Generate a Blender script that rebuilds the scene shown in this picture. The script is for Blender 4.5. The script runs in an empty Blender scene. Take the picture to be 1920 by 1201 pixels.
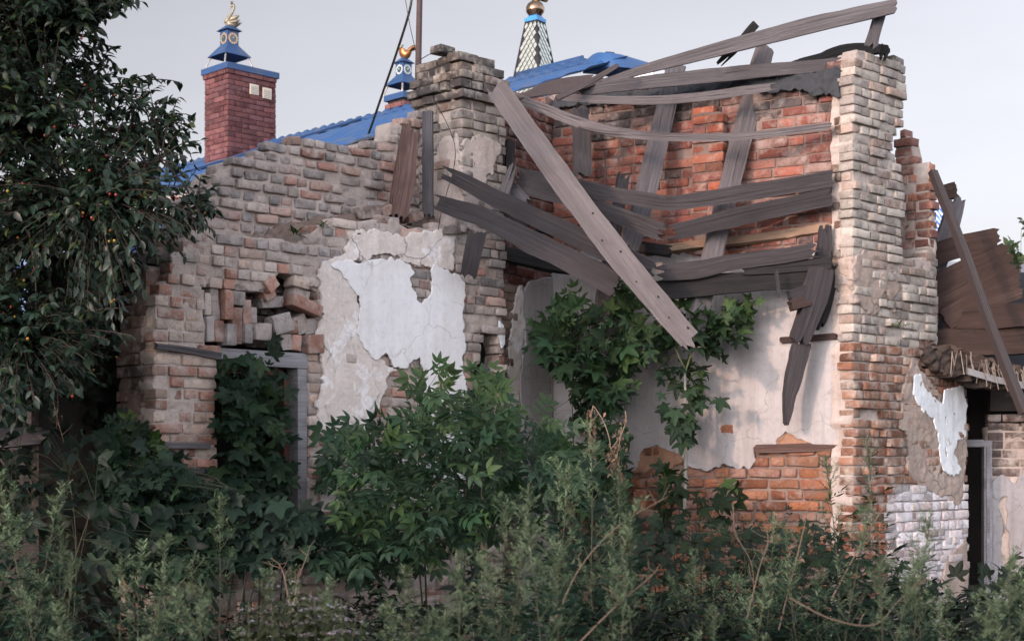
import bpy, math, random
import numpy as np
from mathutils import Vector, Matrix

# ------------------------------------------------------------------ camera, sky, sun, exposure
scn = bpy.context.scene
COL = scn.collection
F, CX, HY, CZ = 2800.0, 960.0, 870.0, 1.6      # focal length in photo pixels, principal column, horizon row, eye height
cam = bpy.data.cameras.new("camera")
cam.sensor_width = 36.0
cam.lens = 36.0 * F / 1920.0
cam.shift_y = (HY - 600.5) / 1920.0
cam.clip_start, cam.clip_end = 0.1, 3000.0
cam.dof.use_dof = True
cam.dof.focus_distance = 10.6
cam.dof.aperture_fstop = 4.0
camo = bpy.data.objects.new("camera", cam)
COL.objects.link(camo)
camo.location = (0, 0, CZ)
camo.rotation_euler = (math.radians(90), 0, 0)
scn.camera = camo

SUN_DIR = Vector((-0.66, -0.75, 0.0)).normalized()
SUN_EL = math.radians(13.0)
to_sun = (SUN_DIR * math.cos(SUN_EL) + Vector((0, 0, math.sin(SUN_EL)))).normalized()
world = bpy.data.worlds.new("World")
scn.world = world
world.use_nodes = True
SKY_BOOST = 3.95
wn = world.node_tree
wn.nodes.clear()
sky = wn.nodes.new("ShaderNodeTexSky")
sky.sky_type = 'NISHITA'
sky.sun_disc = False
sky.sun_elevation = SUN_EL
sky.sun_rotation = math.atan2(to_sun.x, to_sun.y)
sky.air_density, sky.dust_density, sky.ozone_density = 1.0, 2.5, 1.0
hsv = wn.nodes.new("ShaderNodeHueSaturation")
hsv.inputs['Saturation'].default_value = 0.22
tint = wn.nodes.new("ShaderNodeMix")
tint.data_type = 'RGBA'
tint.blend_type = 'MULTIPLY'
tint.inputs[0].default_value = 1.0
tint.inputs[7].default_value = (0.998, 0.963, 1.002, 1)
bg = wn.nodes.new("ShaderNodeBackground")
bg.inputs['Strength'].default_value = 0.115
wo = wn.nodes.new("ShaderNodeOutputWorld")
# added brightening of the unseen sky, right and behind the viewer, to light the walls
wtc = wn.nodes.new("ShaderNodeTexCoord")
wdt = wn.nodes.new("ShaderNodeVectorMath"); wdt.operation = 'DOT_PRODUCT'
wdt.inputs[1].default_value = Vector((0.66, -0.56, 0.50)).normalized()
wmr = wn.nodes.new("ShaderNodeMapRange"); wmr.interpolation_type = 'SMOOTHSTEP'
wmr.inputs['From Min'].default_value = -0.25; wmr.inputs['From Max'].default_value = 0.95
wmr.inputs['To Min'].default_value = 1.0; wmr.inputs['To Max'].default_value = SKY_BOOST
wsc_ = wn.nodes.new("ShaderNodeVectorMath"); wsc_.operation = 'SCALE'
wn.links.new(wtc.outputs['Generated'], wdt.inputs[0])
wn.links.new(wdt.outputs['Value'], wmr.inputs['Value'])
wn.links.new(sky.outputs[0], wsc_.inputs[0])
wn.links.new(wmr.outputs[0], wsc_.inputs['Scale'])
wn.links.new(wsc_.outputs[0], hsv.inputs['Color'])
cl = wn.nodes.new("ShaderNodeTexNoise")
cl.inputs['Scale'].default_value = 2.2; cl.inputs['Detail'].default_value = 5; cl.inputs['Roughness'].default_value = .55
cmp_ = wn.nodes.new("ShaderNodeMapping"); cmp_.inputs['Scale'].default_value = (1, 1, 3.2)
wn.links.new(wtc.outputs['Generated'], cmp_.inputs[0]); wn.links.new(cmp_.outputs[0], cl.inputs['Vector'])
cmr = wn.nodes.new("ShaderNodeMapRange")
cmr.inputs['From Min'].default_value = .3; cmr.inputs['From Max'].default_value = .75
cmr.inputs['To Min'].default_value = .97; cmr.inputs['To Max'].default_value = 1.12
wn.links.new(cl.outputs[0], cmr.inputs['Value'])
cvm = wn.nodes.new("ShaderNodeVectorMath"); cvm.operation = 'SCALE'
wn.links.new(hsv.outputs[0], cvm.inputs[0]); wn.links.new(cmr.outputs[0], cvm.inputs['Scale'])
wn.links.new(cvm.outputs[0], tint.inputs[6])
wn.links.new(tint.outputs[2], bg.inputs['Color'])
wn.links.new(bg.outputs[0], wo.inputs['Surface'])

sl = bpy.data.lights.new("sun", 'SUN')
sl.energy = 1.3
sl.angle = math.radians(1.2)
sl.color = (1.0, 0.62, 0.42)
so = bpy.data.objects.new("sun", sl)
COL.objects.link(so)
so.rotation_euler = (-to_sun).to_track_quat('-Z', 'Y').to_euler()
so.location = (-6, -6, 6)

scn.view_settings.view_transform = 'Standard'
scn.view_settings.look = 'None'
scn.view_settings.exposure = 0.84
scn.view_settings.gamma = 1.0
scn.cycles.max_bounces = 6
scn.cycles.diffuse_bounces = 3
scn.cycles.glossy_bounces = 2
scn.cycles.transmission_bounces = 4
scn.cycles.use_denoising = True

RNG = np.random.default_rng(7)

# ------------------------------------------------------------------ helpers
def P(px, py, Y):
    return np.array(((px - CX) / F * Y, Y, CZ + (HY - py) / F * Y))

def _hash(i, j, k, seed):
    h = (i * 374761393 + j * 668265263 + k * 1274126177 + seed * 974634777) & 0xFFFFFFFF
    h = ((h ^ (h >> 13)) * 1274126177) & 0xFFFFFFFF
    return ((h ^ (h >> 16)) & 0xFFFF) / 32767.5 - 1.0

def vnoise(p, seed=0):
    p = np.asarray(p, float)
    f = np.floor(p).astype(np.int64)
    t = p - f
    t = t * t * (3 - 2 * t)
    r = 0
    for dx in (0, 1):
        for dy in (0, 1):
            for dz in (0, 1):
                w = (t[..., 0] if dx else 1 - t[..., 0]) * (t[..., 1] if dy else 1 - t[..., 1]) * (t[..., 2] if dz else 1 - t[..., 2])
                r = r + w * _hash(f[..., 0] + dx, f[..., 1] + dy, f[..., 2] + dz, seed)
    return r

def fbm(p, seed=0, octv=3):
    p = np.asarray(p, float)
    r, a = 0, 1.0
    for o in range(octv):
        r = r + a * vnoise(p * 2 ** o, seed + o * 17)
        a *= 0.5
    return r

def v2(S, Z, f, seed, octv=3):
    return fbm(np.stack([S * f, Z * f, np.full_like(S, seed * 1.37)], -1), seed, octv)

class MB:
    def __init__(s):
        s.V, s.F, s.C, s.U, s.n = [], [], [], [], 0
    def add(s, V, faces, col=(1, 1, 1), mi=0, uv=None):
        V = np.asarray(V, float).reshape(-1, 3)
        n = len(V)
        c = np.empty((n, 4)); c[:, 3] = 1
        c[:, :3] = np.asarray(col)
        s.V.append(V); s.C.append(c)
        s.U.append(np.zeros((n, 2)) if uv is None else np.asarray(uv, float))
        for f in faces:
            f = np.asarray(f, np.int64)
            if f.size:
                s.F.append((f + s.n, mi))
        s.n += n
    def box(s, o, ax, ay, az, col=(1, 1, 1), mi=0):
        """box from corner o spanned by three edge vectors"""
        o, ax, ay, az = map(np.asarray, (o, ax, ay, az))
        V = [o + ax * i + ay * j + az * k for k in (0, 1) for j in (0, 1) for i in (0, 1)]
        q = [[0, 2, 3, 1], [4, 5, 7, 6], [0, 1, 5, 4], [2, 6, 7, 3], [0, 4, 6, 2], [1, 3, 7, 5]]
        L = [np.linalg.norm(a) for a in (ax, ay, az)]
        uv = [(i * L[0] + k * L[2], j * L[1]) for k in (0, 1) for j in (0, 1) for i in (0, 1)]
        if np.dot(np.cross(ax, ay), az) < 0:
            q = [f[::-1] for f in q]
        s.add(V, [q], col, mi, uv)
    def cbox(s, c, ax, ay, az, col=(1, 1, 1), mi=0):
        c, ax, ay, az = map(np.asarray, (c, ax, ay, az))
        s.box(c - ax / 2 - ay / 2 - az / 2, ax, ay, az, col, mi)
    def tube(s, pts, rad, k=6, col=(1, 1, 1), mi=0, cap=True):
        pts = np.asarray(pts, float)
        n = len(pts)
        rad = np.broadcast_to(np.asarray(rad, float), (n,))
        T = np.gradient(pts, axis=0)
        T /= np.linalg.norm(T, axis=1)[:, None] + 1e-9
        ref = np.array((0.31, 0.2, 0.93)) if abs(T[0, 2]) < .9 else np.array((0.9, .3, 0.1))
        A = np.cross(T, ref); A /= np.linalg.norm(A, axis=1)[:, None] + 1e-9
        B = np.cross(T, A)
        an = np.arange(k) / k * 2 * math.pi
        V = pts[:, None, :] + rad[:, None, None] * (np.cos(an)[None, :, None] * A[:, None, :] + np.sin(an)[None, :, None] * B[:, None, :])
        i, j = np.meshgrid(np.arange(n - 1), np.arange(k), indexing='ij')
        i, j = i.ravel(), j.ravel(); j2 = (j + 1) % k
        f = np.stack([i * k + j, i * k + j2, (i + 1) * k + j2, (i + 1) * k + j], 1)
        L = np.concatenate([[0], np.cumsum(np.linalg.norm(np.diff(pts, axis=0), axis=1))])
        uv = np.stack([np.repeat(L, k), np.tile(an / 6.283 * .2, n)], 1)
        V = V.reshape(-1, 3)
        fs = [f]
        s.add(V, fs, col, mi, uv)
        if cap and k > 2:
            base = s.n - n * k
            s.F.append((np.array([[base + (k - 1 - a) for a in range(k)]]), mi))
            s.F.append((np.array([[base + (n - 1) * k + a for a in range(k)]]), mi))
    def lathe(s, c, prof, k=20, col=(1, 1, 1), mi=0, rfn=None):
        """profile of (radius, z) turned about a vertical axis through c"""
        V = []
        for r, z in prof:
            for a in range(k):
                t = a / k * 2 * math.pi
                rr = r * (rfn(t) if rfn else 1)
                V.append((c[0] + rr * math.cos(t), c[1] + rr * math.sin(t), c[2] + z))
        f = []
        for i in range(len(prof) - 1):
            for a in range(k):
                b = (a + 1) % k
                f.append([i * k + a, i * k + b, (i + 1) * k + b, (i + 1) * k + a])
        s.add(V, [f], col, mi)

def obj(name, mb, mats, parent=None, smooth=False):
    me = bpy.data.meshes.new(name)
    V = np.concatenate(mb.V) if mb.V else np.zeros((0, 3))
    tot = [np.full(len(f), f.shape[1], np.int32) for f, m in mb.F]
    mi = [np.full(len(f), m, np.int32) for f, m in mb.F]
    loops = np.concatenate([f.ravel() for f, m in mb.F]).astype(np.int32)
    tot = np.concatenate(tot); mi = np.concatenate(mi)
    me.vertices.add(len(V)); me.vertices.foreach_set("co", V.astype(np.float32).ravel())
    me.loops.add(len(loops)); me.loops.foreach_set("vertex_index", loops)
    me.polygons.add(len(tot))
    st = np.concatenate([[0], np.cumsum(tot)[:-1]]).astype(np.int32)
    me.polygons.foreach_set("loop_start", st)
    try:
        me.polygons.foreach_set("loop_total", tot)
    except Exception:
        pass
    for m in (mats if isinstance(mats, (list, tuple)) else [mats]):
        me.materials.append(m)
    me.polygons.foreach_set("material_index", mi)
    me.polygons.foreach_set("use_smooth", np.full(len(tot), smooth))
    a = me.attributes.new("Col", 'FLOAT_COLOR', 'POINT')
    a.data.foreach_set("color", np.concatenate(mb.C).astype(np.float32).ravel())
    uvl = me.uv_layers.new(name="UVMap")
    uvl.data.foreach_set("uv", np.concatenate(mb.U)[loops].astype(np.float32).ravel())
    me.update(calc_edges=True)
    me.validate()
    o = bpy.data.objects.new(name, me)
    COL.objects.link(o)
    if parent is not None:
        put(o, parent)
    return o

def wloc(o):
    v = Vector(o.location)
    return v + wloc(o.parent) if (o.parent and 'off' in o) else v

def put(o, parent):
    """child of a thing; the mesh keeps the world position it was built at (roots only translate)"""
    o.parent = parent
    q, v = parent, Vector((0, 0, 0))
    while q is not None:
        if q.type == 'EMPTY':
            v += q.location
        q = q.parent
    top = parent
    if parent.type == 'EMPTY':
        o.matrix_parent_inverse = Matrix.Translation(-v)
    # a mesh parent already sits with its origin at the world origin

def tag(o, label, cat, group=None, kind=None):
    if label: o["label"] = label
    if cat: o["category"] = cat
    if group: o["group"] = group
    if kind or label: o["kind"] = kind or "thing"
    return o

def thing(name, loc, label, cat, group=None):
    o = bpy.data.objects.new(name, None)
    COL.objects.link(o)
    o.location = loc
    o.empty_display_size = 0.2
    return tag(o, label, cat, group)

# ------------------------------------------------------------------ materials
class M:
    def __init__(s, name):
        s.m = bpy.data.materials.new(name)
        s.m.use_nodes = True
        s.t = s.m.node_tree
        s.t.nodes.clear()
        s.out = s.n("ShaderNodeOutputMaterial")
        s.co = None
    def n(s, typ, **kw):
        x = s.t.nodes.new(typ)
        for k, v in kw.items():
            setattr(x, k, v)
        return x
    def l(s, a, b):
        s.t.links.new(a, b)
    def setin(s, sock, v):
        if hasattr(v, 'is_linked') or hasattr(v, 'links'):
            s.l(v, sock)
        elif v is not None:
            if sock.type == 'RGBA' and len(v) == 3:
                v = (*v, 1)
            sock.default_value = v
    def coord(s, which='Object'):
        return s.n("ShaderNodeTexCoord").outputs[which]
    def attr(s, name='Col'):
        return s.n("ShaderNodeAttribute", attribute_name=name).outputs['Color']
    def noise(s, co, scale, detail=4, rough=.55, dist=0.0, fac=True):
        x = s.n("ShaderNodeTexNoise")
        s.l(co, x.inputs['Vector'])
        x.inputs['Scale'].default_value = scale
        x.inputs['Detail'].default_value = detail
        x.inputs['Roughness'].default_value = rough
        x.inputs['Distortion'].default_value = dist
        return x.outputs[0 if fac else 1]
    def voro(s, co, scale, feature='F1', out=0):
        x = s.n("ShaderNodeTexVoronoi", feature=feature)
        s.l(co, x.inputs['Vector'])
        x.inputs['Scale'].default_value = scale
        return x.outputs[out]
    def ramp(s, fac, stops):
        x = s.n("ShaderNodeValToRGB")
        e = x.color_ramp.elements
        while len(e) < len(stops):
            e.new(0.5)
        for el, (p, c) in zip(e, stops):
            el.position = p
            el.color = (*c, 1) if not np.isscalar(c) else (c, c, c, 1)
        s.l(fac, x.inputs[0])
        return x.outputs[0]
    def mix(s, fac, a, b, mode='MIX'):
        x = s.n("ShaderNodeMix", data_type='RGBA', blend_type=mode)
        s.setin(x.inputs[0], fac); s.setin(x.inputs[6], a); s.setin(x.inputs[7], b)
        return x.outputs[2]
    def math(s, op, a, b=0.0):
        x = s.n("ShaderNodeMath", operation=op)
        s.setin(x.inputs[0], a); s.setin(x.inputs[1], b)
        return x.outputs[0]
    def mapping(s, co, scale=(1, 1, 1), rot=(0, 0, 0), loc=(0, 0, 0)):
        x = s.n("ShaderNodeMapping")
        s.l(co, x.inputs[0])
        x.inputs['Scale'].default_value = scale
        x.inputs['Rotation'].default_value = rot
        x.inputs['Location'].default_value = loc
        return x.outputs[0]
    def bump(s, h, strength=.5, dist=.01):
        x = s.n("ShaderNodeBump")
        s.l(h, x.inputs['Height'])
        x.inputs['Strength'].default_value = strength
        x.inputs['Distance'].default_value = dist
        return x.outputs[0]
    def bsdf(s, col, rough=.85, spec=.25, metal=0.0, normal=None):
        x = s.n("ShaderNodeBsdfPrincipled")
        s.setin(x.inputs['Base Color'], col)
        s.setin(x.inputs['Roughness'], rough)
        x.inputs['Specular IOR Level'].default_value = spec
        x.inputs['Metallic'].default_value = metal
        if normal is not None:
            s.l(normal, x.inputs['Normal'])
        s.l(x.outputs[0], s.out.inputs[0])
        return x

def m_brick(name, lime=.35, limecol=(.46, .43, .42), soot=.3, scale=1.0):
    m = M(name); co = m.coord()
    n1 = m.noise(co, 9 * scale, 5, .65)
    n2 = m.noise(co, 38, 6, .7)
    n3 = m.noise(co, 2.6, 4, .6)
    c = m.mix(m.math('MULTIPLY', n2, .75), m.attr(), m.mix(1.0, m.attr(), (.55, .52, .52), 'MULTIPLY'))
    c = m.mix(m.ramp(n1, [(.5 - lime * .25, 0.0), (.72 - lime * .2, .85)]), c, limecol)
    c = m.mix(m.math('MULTIPLY', m.ramp(n3, [(.52, 0.0), (.72, 1.0)]), soot), c, (.075, .068, .066))
    n4 = m.noise(co, 17, 4, .7, .4)
    c = m.mix(m.math('MULTIPLY', m.ramp(n4, [(.52, 0.0), (.64, 1.0)]), .5), c, m.mix(1.0, c, (.42, .38, .37), 'MULTIPLY'))
    c = m.mix(m.math('MULTIPLY', m.ramp(m.noise(co, 70, 3, .6), [(.6, 0.0), (.72, 1.0)]), .5), c, (.06, .05, .048))
    h = m.math('ADD', m.math('MULTIPLY', n2, .9), m.noise(co, 120, 3, .7))
    m.bsdf(c, .93, .12, normal=m.bump(h, .95, .011))
    return m.m

def m_plaster(name, base, dirt, stain, streak=.35, rough_scale=30, bump=.25, crack=.5, patch=None):
    m = M(name); co = m.coord()
    big = m.noise(co, 1.7, 5, .6, .3)
    fine = m.noise(co, rough_scale, 6, .7)
    st = m.noise(m.mapping(co, (14, 14, .9)), 1.0, 4, .6)
    c = m.mix(m.ramp(big, [(.38, 0.0), (.68, 1.0)]), base, dirt)
    if patch:
        pn = m.noise(co, 5.5, 5, .62, .2)
        c = m.mix(m.ramp(pn, [(.56, 0.0), (.60, .8)]), c, patch)
    c = m.mix(m.math('MULTIPLY', m.ramp(st, [(.45, 0.0), (.75, 1.0)]), streak), c, stain)
    c = m.mix(m.math('MULTIPLY', m.ramp(fine, [(.5, 0.0), (.75, 1.0)]), .45), c, stain)
    sp = m.voro(co, 26)
    c = m.mix(m.math('MULTIPLY', m.ramp(sp, [(.03, 1.0), (.075, 0.0)]), m.ramp(m.noise(co, 4), [(.5, 0.0), (.6, .8)])), c, stain)
    if crack:
        wv = m.n("ShaderNodeVectorMath", operation='ADD')
        m.l(co, wv.inputs[0])
        sc = m.n("ShaderNodeVectorMath", operation='SCALE')
        m.l(m.noise(co, 6, 3, .5, fac=False), sc.inputs[0]); sc.inputs['Scale'].default_value = .18
        m.l(sc.outputs[0], wv.inputs[1])
        d = m.voro(wv.outputs[0], 1.9, 'DISTANCE_TO_EDGE')
        ck = m.math('MULTIPLY', m.ramp(d, [(.002, 1.0), (.007, 0.0)]), m.ramp(m.noise(co, 1.9, 2), [(.47, 0.0), (.55, crack)]))
        c = m.mix(ck, c, (.09, .075, .07))
        h = m.math('SUBTRACT', m.math('ADD', fine, big), ck)
    else:
        h = m.math('ADD', fine, big)
    m.bsdf(c, .92, .12, normal=m.bump(h, bump, .012))
    return m.m

def m_wood(name, c0, c1, c2, tint_var=.35, knots=0.0):
    m = M(name)
    uv = m.n("ShaderNodeUVMap").outputs[0]
    oi = m.n("ShaderNodeObjectInfo")
    off = m.n("ShaderNodeVectorMath", operation='SCALE')
    cx = m.n("ShaderNodeCombineXYZ")
    m.l(oi.outputs['Random'], cx.inputs[0]); m.l(oi.outputs['Random'], cx.inputs[1]); m.l(oi.outputs['Random'], cx.inputs[2])
    m.l(cx.outputs[0], off.inputs[0]); off.inputs['Scale'].default_value = 37.0
    ad = m.n("ShaderNodeVectorMath", operation='ADD')
    m.l(uv, ad.inputs[0]); m.l(off.outputs[0], ad.inputs[1])
    co = ad.outputs[0]
    warp = m.n("ShaderNodeVectorMath", operation='ADD')
    wsc = m.n("ShaderNodeVectorMath", operation='SCALE')
    m.l(m.noise(m.mapping(co, (3, 3, 1)), 1.0, 2, .5, fac=False), wsc.inputs[0]); wsc.inputs['Scale'].default_value = .05
    m.l(co, warp.inputs[0]); m.l(wsc.outputs[0], warp.inputs[1])
    g = m.noise(m.mapping(warp.outputs[0], (1.6, 130, 1)), 1.0, 7, .72)
    g2 = m.noise(m.mapping(co, (1.3, 9, 1)), 1.0, 4, .6)
    ck = m.noise(m.mapping(warp.outputs[0], (1.3, 42, 1)), 1.0, 3, .55)
    c = m.ramp(g, [(.2, c0), (.52, c1), (.86, c2)])
    c = m.mix(m.math('MULTIPLY', m.ramp(g2, [(.4, 0.0), (.7, 1.0)]), .55), c, c0)
    crack = m.ramp(ck, [(.285, 1.0), (.32, 0.0)])
    c = m.mix(m.math('MULTIPLY', crack, .8), c, (.018, .015, .014))
    bl = m.noise(m.mapping(co, (2.2, 4, 1)), 1.0, 4, .6)
    c = m.mix(m.math('MULTIPLY', m.ramp(bl, [(.5, 0.0), (.7, 1.0)]), .55), c, c0)
    c = m.mix(m.math('MULTIPLY', m.ramp(m.noise(m.mapping(co, (5, 22, 1)), 1.0, 5, .65), [(.6, 0.0), (.7, 1.0)]), .3), c, c2)
    mrg = m.math('MULTIPLY_ADD', oi.outputs['Random'], tint_var)
    m.t.nodes[-1].inputs[2].default_value = 1.0 - tint_var / 2
    c = m.mix(1.0, c, m.n_gray(mrg), 'MULTIPLY')
    h = m.math('SUBTRACT', g, m.math('MULTIPLY', crack, 1.4))
    m.bsdf(c, .86, .2, normal=m.bump(h, .55, .006))
    return m.m

def _ngray(s, v):
    x = s.n("ShaderNodeCombineColor")
    for i in range(3):
        s.l(v, x.inputs[i])
    return x.outputs[0]
M.n_gray = _ngray

def m_leaf(name, trans=.35, rough=.45, spec=.35, mul=1.0):
    m = M(name)
    oi = m.n("ShaderNodeObjectInfo")
    c = m.attr()
    f = m.math('MULTIPLY_ADD', oi.outputs['Random'], .4)
    m.t.nodes[-1].inputs[2].default_value = .8 * mul
    c = m.mix(1.0, c, m.n_gray(f), 'MULTIPLY')
    x = m.n("ShaderNodeBsdfPrincipled")
    m.l(c, x.inputs['Base Color'])
    x.inputs['Roughness'].default_value = rough
    x.inputs['Specular IOR Level'].default_value = spec
    tr = m.n("ShaderNodeBsdfTranslucent")
    m.l(m.mix(1.0, c, (1.1, 1.25, .55), 'MULTIPLY'), tr.inputs['Color'])
    ms = m.n("ShaderNodeMixShader")
    ms.inputs[0].default_value = trans
    m.l(x.outputs[0], ms.inputs[1]); m.l(tr.outputs[0], ms.inputs[2])
    m.l(ms.outputs[0], m.out.inputs[0])
    return m.m

def m_plain(name, col, rough=.5, metal=0.0, spec=.4, var=.25, scale=12, bump=.1, dirt=None):
    m = M(name); co = m.coord()
    n = m.noise(co, scale, 5, .6)
    c = m.mix(m.math('MULTIPLY', n, var * 2), col, tuple(x * .45 for x in col))
    if dirt:
        c = m.mix(m.ramp(m.noise(co, scale * .4, 5, .65), [(.5, 0.0), (.68, .8)]), c, dirt)
    m.bsdf(c, rough, spec, metal, normal=m.bump(n, bump, .005))
    return m.m

def m_col(name, rough=.8, spec=.2, metal=0.0, bump=.3, scale=40):
    m = M(name); co = m.coord()
    n = m.noise(co, scale, 5, .65)
    c = m.mix(m.math('MULTIPLY', n, .8), m.attr(), m.mix(1.0, m.attr(), (.5, .5, .5), 'MULTIPLY'))
    m.bsdf(c, rough, spec, metal, normal=m.bump(n, bump, .006))
    return m.m

BR_GREY = m_brick("brick_weathered_grey", .22, (.46, .41, .39), .45)
BR_PALE = m_brick("brick_pale_pier", .15, (.43, .40, .37), .35)
BR_RED = m_brick("brick_red", .08, (.36, .30, .28), .35)
BR_ORANGE = m_brick("brick_orange", .0, (.45, .33, .27), .25)
BR_TILE = m_brick("brick_facing_plum", .0, (.2, .1, .1), .15)
BR_WHITE = m_brick("brick_whitewashed", .7, (.74, .71, .75), .12)
MORTAR = m_plaster("old_lime_mortar", (.44, .385, .36), (.33, .275, .25), (.16, .135, .12), .35, 45, 1.0, 0)
MORTAR_RED = m_plaster("mortar_red_wall", (.25, .19, .17), (.13, .09, .08), (.09, .06, .055), .3, 45, .8, 0)
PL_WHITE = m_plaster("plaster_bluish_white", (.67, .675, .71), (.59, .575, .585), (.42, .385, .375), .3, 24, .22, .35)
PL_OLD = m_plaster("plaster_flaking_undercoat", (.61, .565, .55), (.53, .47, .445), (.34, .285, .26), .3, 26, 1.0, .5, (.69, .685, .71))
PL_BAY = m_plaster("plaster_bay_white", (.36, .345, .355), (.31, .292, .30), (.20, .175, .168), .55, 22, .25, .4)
PL_SAND = m_plaster("plaster_sandy_coat", (.36, .30, .27), (.27, .215, .185), (.15, .115, .10), .3, 40, 1.0, .5)
PL_BLUE = m_plaster("plaster_pale_blue", (.62, .66, .70), (.55, .59, .64), (.34, .31, .29), .25, 26, .3, .8)
WOOD = m_wood("wood_weathered_grey", (.046, .042, .046), (.095, .09, .099), (.16, .156, .172))
WOOD_D = m_wood("wood_dark_board", (.021, .0185, .0205), (.041, .037, .041), (.078, .073, .080))
WOOD_L = m_wood("wood_pale_plank", (.062, .054, .058), (.13, .118, .125), (.205, .192, .202), .12)
WOOD_B = m_wood("wood_brown_board", (.019, .012, .0105), (.043, .028, .025), (.08, .056, .05))
WOOD_R = m_wood("wood_reddish", (.05, .03, .027), (.12, .075, .066), (.24, .20, .195))
WOOD_P = m_wood("wood_painted_bluegrey", (.10, .085, .085), (.25, .25, .275), (.38, .39, .43), .1)
WOOD_T = m_wood("wood_tan", (.10, .065, .045), (.24, .165, .12), (.36, .26, .2), .1)
CHAR = m_wood("wood_charred", (.008, .008, .009), (.022, .021, .022), (.06, .057, .06))
BLUE = m_plain("blue_roof_metal", (.03, .095, .25), .45, 0.0, .4, .25, 6, .05, (.075, .105, .16))
BLUE_D = m_plain("blue_painted_trim", (.022, .066, .175), .5, 0.0, .35, .25, 8, .05, (.06, .085, .13))
WHITEW = m_plain("white_render", (.75, .76, .8), .8, 0, .2, .1, 5, .1)
GOLD = m_plain("gilded_metal", (.40, .28, .13), .38, .9, .5, .35, 30, .1)
SWANC = m_plain("swan_painted_metal", (.27, .245, .18), .45, .35, .5, .35, 20, .1)
COPPER = m_plain("copper_gilt", (.45, .20, .085), .36, .8, .5, .3, 30, .1)
SILVER = m_plain("silver_shingle", (.52, .57, .53), .3, .55, .5, .25, 16, .05)
IRON = m_plain("rusty_iron", (.085, .06, .06), .7, .2, .3, .4, 25, .3)
STEEL = m_plain("grey_steel", (.30, .29, .30), .5, .5, .4, .3, 25, .2)
BLACK = m_plain("black_rubber", (.012, .012, .013), .5, 0, .3)
DARKGAP = m_plain("dark_painted_metal", (.03, .028, .035), .5, 0.2, .3)
GLASSY = m_plain("dark_glass", (.03, .07, .08), .08, 0, .6)
RING = m_plain("dial_ring", (.60, .42, .28), .4, .4, .4)
RINGW = m_plain("dial_ring_white", (.62, .68, .70), .4, .1, .4)
VENTM = m_plain("vent_plastic", (.62, .56, .46), .6, 0, .3)
FELT = m_plain("roofing_felt", (.045, .05, .06), .8, 0, .25, .5, 10, .9)
DEBRIS = m_col("roof_debris", .95, .1, 0, .8, 30)
LEAF = m_leaf("leaf_green", .3, .55, .18, .62)
LEAF_T = m_leaf("leaf_cherry", .25, .42, .3, .7)
LEAF_M = m_leaf("leaf_mugwort", .2, .75, .05, .62)
STEM = m_col("plant_stem", .7, .25)
BARK = m_col("bark", .95, .1, 0, .9, 30)
FRUIT = m_col("cherry_skin", .25, .5, 0, .0)
PL_SHADED = m_plaster("plaster_entrance_shaded", (.27, .265, .285), (.22, .21, .22), (.12, .105, .10), .5, 24, .4, .5)  # plaster greyed down: the wall's unlit tone is put into the colour
SOIL = m_plaster("dark_soil", (.016, .012, .010), (.011, .010, .007), (.008, .006, .005), .2, 20, .8, 0)
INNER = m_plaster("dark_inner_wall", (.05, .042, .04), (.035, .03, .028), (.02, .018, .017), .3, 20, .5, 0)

# ------------------------------------------------------------------ masonry tools
class Fr:
    """a vertical wall plane: origin, unit run direction (left to right as seen), outward normal towards the viewer"""
    def __init__(s, o, d):
        s.o = np.array(o[:2], float)
        s.d = np.array(d, float) / np.linalg.norm(d)
        s.n = np.array((s.d[1], -s.d[0]))
    def sz(s, px, py, off=0.0):
        a = (px - CX) / F
        o = s.o + s.n * off
        t = (a * o[1] - o[0]) / (s.d[0] - a * s.d[1])
        Y = o[1] + t * s.d[1]
        return (t, CZ + (HY - py) / F * Y)
    def poly(s, pts, off=0.0):
        return np.array([s.sz(x, y, off) for x, y in pts])
    def pt(s, S, Z, off=0.0):
        S = np.asarray(S, float); Z = np.asarray(Z, float); off = np.asarray(off, float) + 0 * S
        return np.stack([s.o[0] + S * s.d[0] + off * s.n[0], s.o[1] + S * s.d[1] + off * s.n[1], Z + 0 * S], -1)
    @property
    def d3(s): return np.array((s.d[0], s.d[1], 0))
    @property
    def n3(s): return np.array((s.n[0], s.n[1], 0))

def sdf(poly, S, Z):
    """signed distance to a polygon, positive inside"""
    x, y = S.ravel(), Z.ravel()
    best = np.full(x.shape, 1e9)
    ins = np.zeros(x.shape, bool)
    n = len(poly)
    for i in range(n):
        ax, ay = poly[i]; bx, by = poly[(i + 1) % n]
        dx, dy = bx - ax, by - ay
        L = dx * dx + dy * dy + 1e-12
        t = np.clip(((x - ax) * dx + (y - ay) * dy) / L, 0, 1)
        best = np.minimum(best, np.hypot(x - ax - t * dx, y - ay - t * dy))
        c = (ay > y) != (by > y)
        if abs(dy) > 1e-12:
            ins ^= c & (x < dx * (y - ay) / dy + ax)
    return np.where(ins, best, -best).reshape(S.shape)

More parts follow.
